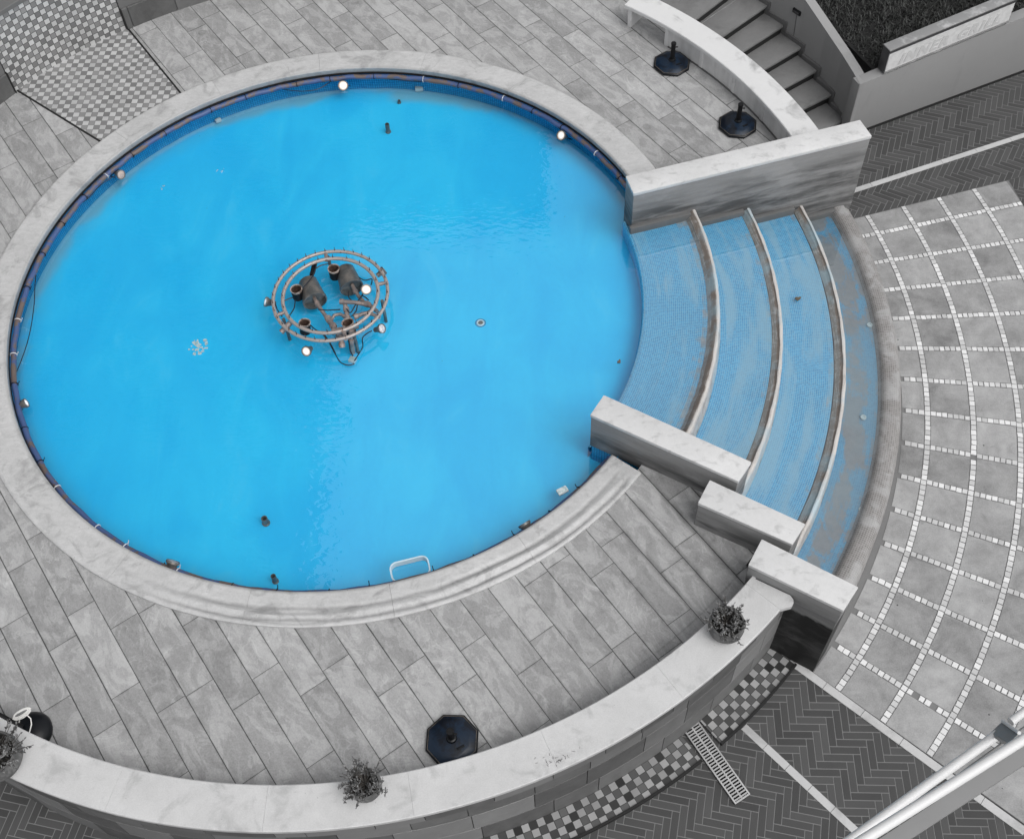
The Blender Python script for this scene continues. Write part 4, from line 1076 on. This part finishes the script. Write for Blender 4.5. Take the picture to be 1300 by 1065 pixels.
pipe_px([(446, 420), (446, 432), (448, 448)], [0.0, -0.12, -0.30], 0.026, 'standpipe', collar=(0, 1))
pipe_px([(431, 421), (433, 430), (434, 438)], [0.0, -0.05, -0.1], 0.026, 'standpipe', collar=(0, 1, 2))
pipe_px([(424, 421), (438, 419), (452, 414)], [-0.03]*3, 0.026, 'manifold', collar=(0, 1, 2))
b = MB(); q = P(433, 421, 0.0); b.box(q, (0.10, 0.08, 0.06), Matrix.Rotation(0.2, 3, 'Z')); b.build('manifold_block', M['rusty_pipe'], fo, bevel=0.01)
b = MB(); q = P(397.5, 342, -0.02); b.box(q, (0.045, 0.17, 0.03), Matrix.Rotation(-0.1, 3, 'Z')); b.build('strap', M['black_rubber'], fo, bevel=0.006)
for (x, y, r_, tl) in ((423.6, 341.5, 0.062, (0, 0, 1)), (376.1, 367.5, 0.062, (0, 0, 1)), (386.8, 410, 0.060, (0.1, 0.15, 1)), (441.4, 410, 0.062, (-0.1, 0.1, 1))):
    q = P(x, y, 0.02); ax = Vector(tl).normalized()
    b = MB(); b.spin([(r_*0.9, -0.13), (r_*0.95, -0.005), (r_*1.05, 0.0), (r_*1.05, 0.01), (r_*0.9, 0.01), (r_*0.88, -0.004)], q, ax, 24)
    c_ = b.build('nozzle_cup', M['cup_rim'], fo, smooth=True)
    b = MB(); b.spin([(r_*0.885, 0.002), (r_*0.87, -0.10), (0, -0.10)], q, ax, 24); k_ = b.build('cup_liner', M['rust_dark'], c_); k_.matrix_parent_inverse = Matrix.Identity(4)
    b = MB(); b.spin([(r_*0.97, -0.13), (r_*0.97, -0.02), (r_*0.94, -0.02)], q, ax, 24); k_ = b.build('cup_sleeve', M['black_rubber'], c_); k_.matrix_parent_inverse = Matrix.Identity(4)
def spot(x, y, z, aim, r_, lit, ln=0.09, glass=None):
    q = P(x, y, z); lamp('spotlight', q-Vector(aim).normalized()*ln, aim, r_, lit, None, None, parent=fo, ln=ln, glass=glass)
spot(464.9, 367.5, 0.03, (0.15, -0.5, 1), 0.052, True)
spot(336.6, 383, 0.0, (-1, -0.1, 0.55), 0.050, True, 0.11)
spot(388.5, 446.2, -0.02, (-0.35, -1, 0.75), 0.050, True, 0.11)
spot(485.3, 417, 0.0, (1, -0.35, 0.75), 0.048, False, 0.11)
spot(488, 343, -0.02, (0.9, 0.7, 0.25), 0.045, False, 0.10, M['lamp_glass'])
b = MB(); q = P(357, 422, -0.04); b.tube([q, q+Vector((0.09, 0.10, 0.03))], 0.030, 12); b.build('end_plug', M['rusty_pipe'], fo, smooth=True)
bx = P(447.6, 457, -0.20); b = MB(); b.box(bx, (0.075, 0.07, 0.035), Matrix.Rotation(-0.35, 3, 'Z')); b.build('junction_box', M['box_grey'], fo, bevel=0.006)
cr = 0.0065
C_ = lambda pts, z, zs=None: cable_px('cable', pts, z, cr, None, parent=fo, zs=zs)
C_([(418.5, 436), (430, 457), (436, 462), (443, 463.8), (450, 462)], -0.15)
C_([(450, 458), (455, 450), (460.5, 440), (460, 430), (465, 424), (472, 420)], -0.12)
C_([(443, 430), (444, 443), (448, 452)], -0.1)
C_([(384, 366), (392, 357), (399, 347), (402, 335)], 0.02)
C_([(401, 341), (408, 337), (417, 335)], 0.0)
C_([(361, 382), (368, 379), (377, 376)], -0.08)
C_([(368, 400), (373, 392), (374.5, 384), (374, 375)], -0.08)
C_([(349, 384), (352, 393), (358, 402)], -0.02)
C_([(361, 409), (368, 418), (378, 425)], -0.05)
C_([(404, 393), (415, 394), (432, 393)], -0.10)
C_([(455, 352), (463, 356), (472, 354.5), (471, 362)], -0.06)
C_([(443, 370), (443, 378), (452, 384), (460, 376), (468, 381)], -0.08)
C_([(454, 384), (452, 395), (446, 402)], -0.05)
C_([(391, 410), (400, 418), (410, 425), (415, 431)], -0.08)
C_([(461, 373), (453, 384), (445, 397), (440, 392)], -0.04)
C_([(412, 425), (420, 437), (426, 449)], -0.12)

# ------------------------------------------------------------------ UMBRELLA BASES
def octagon_base(c, label, stem_h, ph, lean=(0, 0)):
    t = thing('umbrella_base', tuple(c), label, 'umbrella base', 'octagonal parasol bases on the deck')
    R_ = 0.228
    pr = [(R_*0.98, 0.0), (R_*1.02, 0.015), (R_*1.02, 0.030), (R_*0.98, 0.036)]
    b = MB(); b.spin([(0, 0.0)]+pr+[(R_*0.90, 0.044)], c, n=8, ph=ph); b.build('foot_plate', M['base_plastic'], t, bevel=0.004)
    b = MB(); b.spin([(R_*0.955, 0.037), (R_*0.955, 0.0425), (R_*0.935, 0.0435), (R_*0.93, 0.040)], c, n=8, ph=ph); b.build('edge_line', M['base_edge'], t)
    b = MB(); b.spin([(R_*0.92, 0.0425), (R_*0.74, 0.066), (R_*0.66, 0.070), (0.03, 0.086), (0, 0.086)], c, n=8, ph=ph); b.build('cover', M['base_panel'], t, bevel=0.004)
    b = MB(); q = Vector(c)+Vector((0.075, -0.075, 0.075)); b.box(q, (0.07, 0.022, 0.012), Matrix.Rotation(0.5, 3, 'Z')); b.build('handle', M['base_plastic'], t, bevel=0.003)
    b = MB(); top = Vector(c)+Vector((lean[0], lean[1], stem_h)); b.tube([Vector(c)+Vector((0, 0, 0.07)), top], 0.027, 14)
    b.tube([top-Vector((0, 0, 0.02)), top+Vector((0, 0, 0.004))], 0.031, 14)
    b.tube([top-Vector((-0.01, 0, 0.06)), top-Vector((-0.055, 0, 0.06))], 0.008, 8); b.build('stem', M['black_rubber'], t, smooth=True)
    b = MB(); b.spin([(0.05, 0.075), (0.04, 0.10), (0.026, 0.105)], c, n=16); b.build('collar', M['base_plastic'], t, smooth=True)
    return t
octagon_base(Vector((1.63, 11.41, 0)), 'octagonal black parasol base further up the bench, nearest the photo top', 0.33, 0.3)
octagon_base(Vector((2.31, 10.32, 0)), 'octagonal black parasol base between the bench and the long marble wall', 0.33, 0.3)
octagon_base(Vector((-0.815, 3.135, 0)), 'octagonal black parasol base half hidden behind the near curved parapet', 0.25, 0.45, (0, 0))
# dome base with tied rope
c = P(40, 931, 0.0); t = thing('dome_base', tuple(c), 'round black dome base with coiled white rope behind the near parapet', 'parasol base')
b = MB(); b.spin([(0.0, 0.0), (0.178, 0.0), (0.182, 0.02), (0.172, 0.05), (0.140, 0.085), (0.09, 0.108), (0.04, 0.116), (0, 0.118)], c, n=40); b.build('dome', M['base_plastic'], t, smooth=True)
b = MB(); pa = P(28, 924, 0.12); pb = P(-30, 893, 0.32); b.tube([pa, pb], 0.028, 12); b.build('pole', M['black_rubber'], t, smooth=True)
b = MB(); q = P(28, 906, 0.20); ax_ = (P(38, 899, 0.2)-P(19, 910, 0.2)).normalized()
sd_ = Vector((-ax_.y, ax_.x, 0.3)).normalized(); pts = []
for k in range(70):
    a = 2*pi*k/16; pts.append(q+ax_*((0.078-0.006*(k//16))*cos(a)+rr.uniform(-.003, .003))+sd_*((0.036-0.006*(k//16))*sin(a))+Vector((0, 0, 0.006*(k/16))))
b.tube(pts, 0.0035, 6)
b.tube([P(x, y, z) for x, y, z in ((24, 918, 0.14), (25, 912, 0.18), (29, 908, 0.2), (35, 908, 0.21), (39, 912, 0.20), (40, 919, 0.18), (38, 927, 0.17), (36, 933, 0.19))], 0.0048, 6)
b.build('rope', M['rope_white'], t, smooth=True)

# ------------------------------------------------------------------ POTTED PLANTS
def pot_plant(c, r, h, seed, label, n=60, spread=0.16):
    rr = random.Random(seed); c = Vector(c)
    t = thing('potted_plant', tuple(c), label, 'potted plant', 'plant pots on the near parapet')
    b = MB(); b.spin([(0, 0), (r*0.62, 0.0), (r*0.80, h*0.12), (r*0.98, h*0.42), (r*1.0, h*0.62), (r*0.90, h*0.90), (r*0.93, h*0.93), (r*0.93, h), (r*0.84, h), (r*0.82, h*0.86)], c, n=32); b.build('pot', M['pot_grey'], t, smooth=True)
    b = MB(); b.spin([(0, h*0.88), (r*0.83, h*0.87)], c, n=24); b.build('compost', M['soil'], t)
    sb = MB(); lb = MB()
    for i in range(n):
        a = rr.uniform(0, 2*pi); p0 = c+Vector((cos(a), sin(a), 0))*(r*0.6*rr.random())+Vector((0, 0, h*0.88))
        el = rr.uniform(0.15, 1.2); L_ = rr.uniform(0.5, 1.0)*spread
        d_ = Vector((cos(a)*cos(el), sin(a)*cos(el), sin(el))); bend = Vector((rr.uniform(-.3, .3), rr.uniform(-.3, .3), rr.uniform(-0.2, 0.5)))
        pts = [p0, p0+d_*L_*0.5, p0+(d_+bend*0.4).normalized()*L_]
        sb.tube(pts, [0.004, 0.003, 0.0022], 5, caps=False)
        for k in range(rr.randint(6, 11)):
            f = rr.uniform(0.45, 1.03); q = pts[0].lerp(pts[1], f*2) if f < 0.5 else pts[1].lerp(pts[2], (f-0.5)*2)
            ld = (Vector((rr.gauss(0, 1), rr.gauss(0, 1), rr.gauss(0.3, 0.8))).normalized()+d_*0.6).normalized(); ll = rr.uniform(0.016, 0.036)
            lb.tube([q, q+ld*ll*0.55, q+ld*ll], [0.0026, 0.0056, 0.0008], 5, caps=False)
    sb.build('stems', M['stem_dark'], t, smooth=True); lb.build('foliage', M['succulent'], t, smooth=True)
    return t
pot_plant(P(920, 801, 0.30), 0.152, 0.20, 1, 'bushy potted plant near the end of the parapet by the wall blocks', 80, 0.155)
pot_plant(P(4, 968, 0.30), 0.20, 0.24, 2, 'potted plant at the bottom left corner in front of the dome base', 110, 0.24)
pot_plant(P(466, 1001, 0.30), 0.13, 0.16, 3, 'leafy potted plant left of the near octagonal parasol base', 80, 0.17)
leafs = MB(); rr = random.Random(15)
for i in range(26):
    q = P(705+rr.gauss(0, 12), 966+rr.gauss(0, 5), 0.302); a = rr.uniform(0, 6.28); leafs.tube([q, q+Vector((cos(a), sin(a), 0.15))*rr.uniform(0.01, 0.035)], [0.002, 0.0008], 5)
tag(leafs.build('plant_litter', M['succulent']), 'scattered dry bits of leaf lying on the near parapet coping', 'leaf litter', kind='stuff')

# ------------------------------------------------------------------ BALCONY RAILING, lower right (closer to the viewer)
rl = thing('balcony_railing', tuple(P(1260, 960, 4.4)), 'white tubular balcony railing crossing the bottom right corner', 'railing')
def ext(pa, pb, k0, k1): d_ = pb-pa; return [pa-d_*k0, pb+d_*k1]
b = MB(); b.tube(ext(P(1242.5, 974, 4.5), P(1300, 938, 4.5), 4.0, 1.6), 0.023, 20); b.build('handrail', M['rail_white'], rl, smooth=True)
a0_ = P(1207.6, 974, 4.15); a1_ = P(1266, 932, 4.15); b = MB(); b.tube([a0_-(a1_-a0_)*4.0, a1_], 0.023, 16); b.build('lower_rail', M['rail_white'], rl, smooth=True)
a2_ = P(1283, 916, 4.15); a3_ = P(1310, 896, 4.15); b = MB(); b.tube([a2_, a3_+(a3_-a2_)*1.5], 0.020, 16); b.build('lower_rail', M['rail_white'], rl, smooth=True)
dr = (a1_-a0_).normalized(); sr = Vector((-dr.y, dr.x, 0))
b = MB(); pt = [P(1258, 929, 4.15), P(1273, 915, 4.15), P(1294, 930, 4.3), P(1280, 944, 4.3)]
b.v = [tuple(q) for q in pt]+[tuple(q-Vector((0, 0, 0.03))) for q in pt]
b.ngon_idx([0, 1, 2, 3]); b.ngon_idx([7, 6, 5, 4])
for i in range(4): b.ngon_idx([i, i+4, (i+1) % 4+4, (i+1) % 4])
b.build('bracket', M['plate_grey'], rl)
b = MB(); b.tube([P(1273, 915, 4.165), P(1294, 930, 4.315)], 0.009, 8); b.build('bracket_edge', M['rail_white'], rl, smooth=True)
b = MB(); b.tube(ext(P(1232, 974, 4.1), P(1290, 932, 4.1), 4.0, 0.6), 0.010, 10); b.build('panel_channel', M['slab_grey'], rl, smooth=True)
b = MB(); pt = [P(1060, 1101, 4.0), P(1310, 938, 4.0), P(1330, 951, 4.0), P(1080, 1114, 4.0)]
b.v = [tuple(q) for q in pt]+[tuple(q-Vector((0, 0, 0.04))) for q in pt]
b.ngon_idx([0, 1, 2, 3]); b.ngon_idx([7, 6, 5, 4])
for i in range(4): b.ngon_idx([i, i+4, (i+1) % 4+4, (i+1) % 4])
b.build('balcony_edge', M['slab_grey'], rl)

# ------------------------------------------------------------------ HOTEL WING opposite (seen mirrored in the water)
hb = thing('hotel_wing', (-10, 24, -0.95), 'dark hotel wing beyond the deck, mirrored in the far half of the pool', 'building')
b = MB(); b.box((-2.6, 25, 5.33), (5.4, 10, 12.56)); b.build('low_block', M['facade'], hb)
b = MB(); b.box((-15.2, 25, 6.9), (19.8, 10, 15.7)); b.box((-15.9, 25.01, 17.0), (18.4, 9.98, 4.6)); b.box((-16.7, 25.02, 21.2), (16.8, 9.96, 4.0)); b.box((-18.0, 25.03, 32.0), (14.2, 9.94, 18.0)); b.build('tower_block', M['facade'], hb)
b = MB(); b.box((-2.59, 25, 11.7), (5.55, 10.3, 0.18)); b.build('roof_edge', M['facade_trim'], hb)
for zf in (2.2, 5.2, 8.2):
    for xw in (-4.3, -2.4, -0.8):
        b = MB(); b.box((xw, 19.98, zf), (1.1, 0.10, 1.5)); wi = b.build('window', M['facade_trim'], hb)
        b = MB(); b.box((xw, 19.91, zf), (0.95, 0.06, 1.34)); k_ = b.build('pane', M['facade_glass'], wi); k_.matrix_parent_inverse = Matrix.Identity(4)
for zf in (2.2, 5.2, 8.2, 11.2, 14.2, 17.2, 20.2):
    for xw in (-6.8, -9.4, -12.0, -14.6):
        b = MB(); b.box((xw, 19.98, zf), (1.3, 0.10, 1.7)); wi = b.build('window', M['facade_trim'], hb)
        b = MB(); b.box((xw, 19.91, zf), (1.15, 0.06, 1.54)); k_ = b.build('pane', M['facade_glass'], wi); k_.matrix_parent_inverse = Matrix.Identity(4)

# ------------------------------------------------------------------ LIGHT
wd = bpy.data.worlds.new('World'); S.world = wd; wd.use_nodes = True; nt = wd.node_tree
bg = nt.nodes['Background']; sky = nt.nodes.new('ShaderNodeTexSky'); sky.sky_type = 'NISHITA'; sky.sun_disc = False
SE, SR = radians(56), radians(130)
sky.sun_elevation = SE; sky.sun_rotation = SR; sky.air_density = 1.0; sky.dust_density = 4.0; sky.ozone_density = 1.0
hs = nt.nodes.new('ShaderNodeHueSaturation'); hs.inputs['Saturation'].default_value = 0.10
nt.links.new(sky.outputs[0], hs.inputs['Color']); nt.links.new(hs.outputs[0], bg.inputs['Color']); bg.inputs['Strength'].default_value = 0.15
sun = bpy.data.lights.new('Sun', 'SUN'); sun.energy = 0.6; sun.angle = radians(50); sun.color = (1.0, 0.985, 0.96)
so = bpy.data.objects.new('Sun', sun); COL.objects.link(so)
sd = Vector((sin(SR)*cos(SE), cos(SR)*cos(SE), sin(SE)))
so.rotation_euler = sd.to_track_quat('Z', 'Y').to_euler()

# ------------------------------------------------------------------ CAMERA
cd = bpy.data.cameras.new('Camera'); cam = bpy.data.objects.new('Camera', cd); COL.objects.link(cam); S.camera = cam
cd.sensor_fit = 'HORIZONTAL'; cd.sensor_width = 36; cd.lens = F/1300*36; cd.shift_y = -45.0/1300
cd.clip_end = 2000; cd.clip_start = 0.05
mwx = ROT.to_4x4(); mwx.translation = (0, 0, H); cam.matrix_world = mwx
S.view_settings.view_transform = 'Standard'; S.view_settings.look = 'None'; S.view_settings.gamma = 1.0; S.view_settings.exposure = 0.28
S.cycles.use_denoising = True
S.cycles.max_bounces = 8; S.cycles.transparent_max_bounces = 8
S.cycles.sample_clamp_indirect = 6.0; S.cycles.caustics_reflective = False; S.cycles.caustics_refractive = False
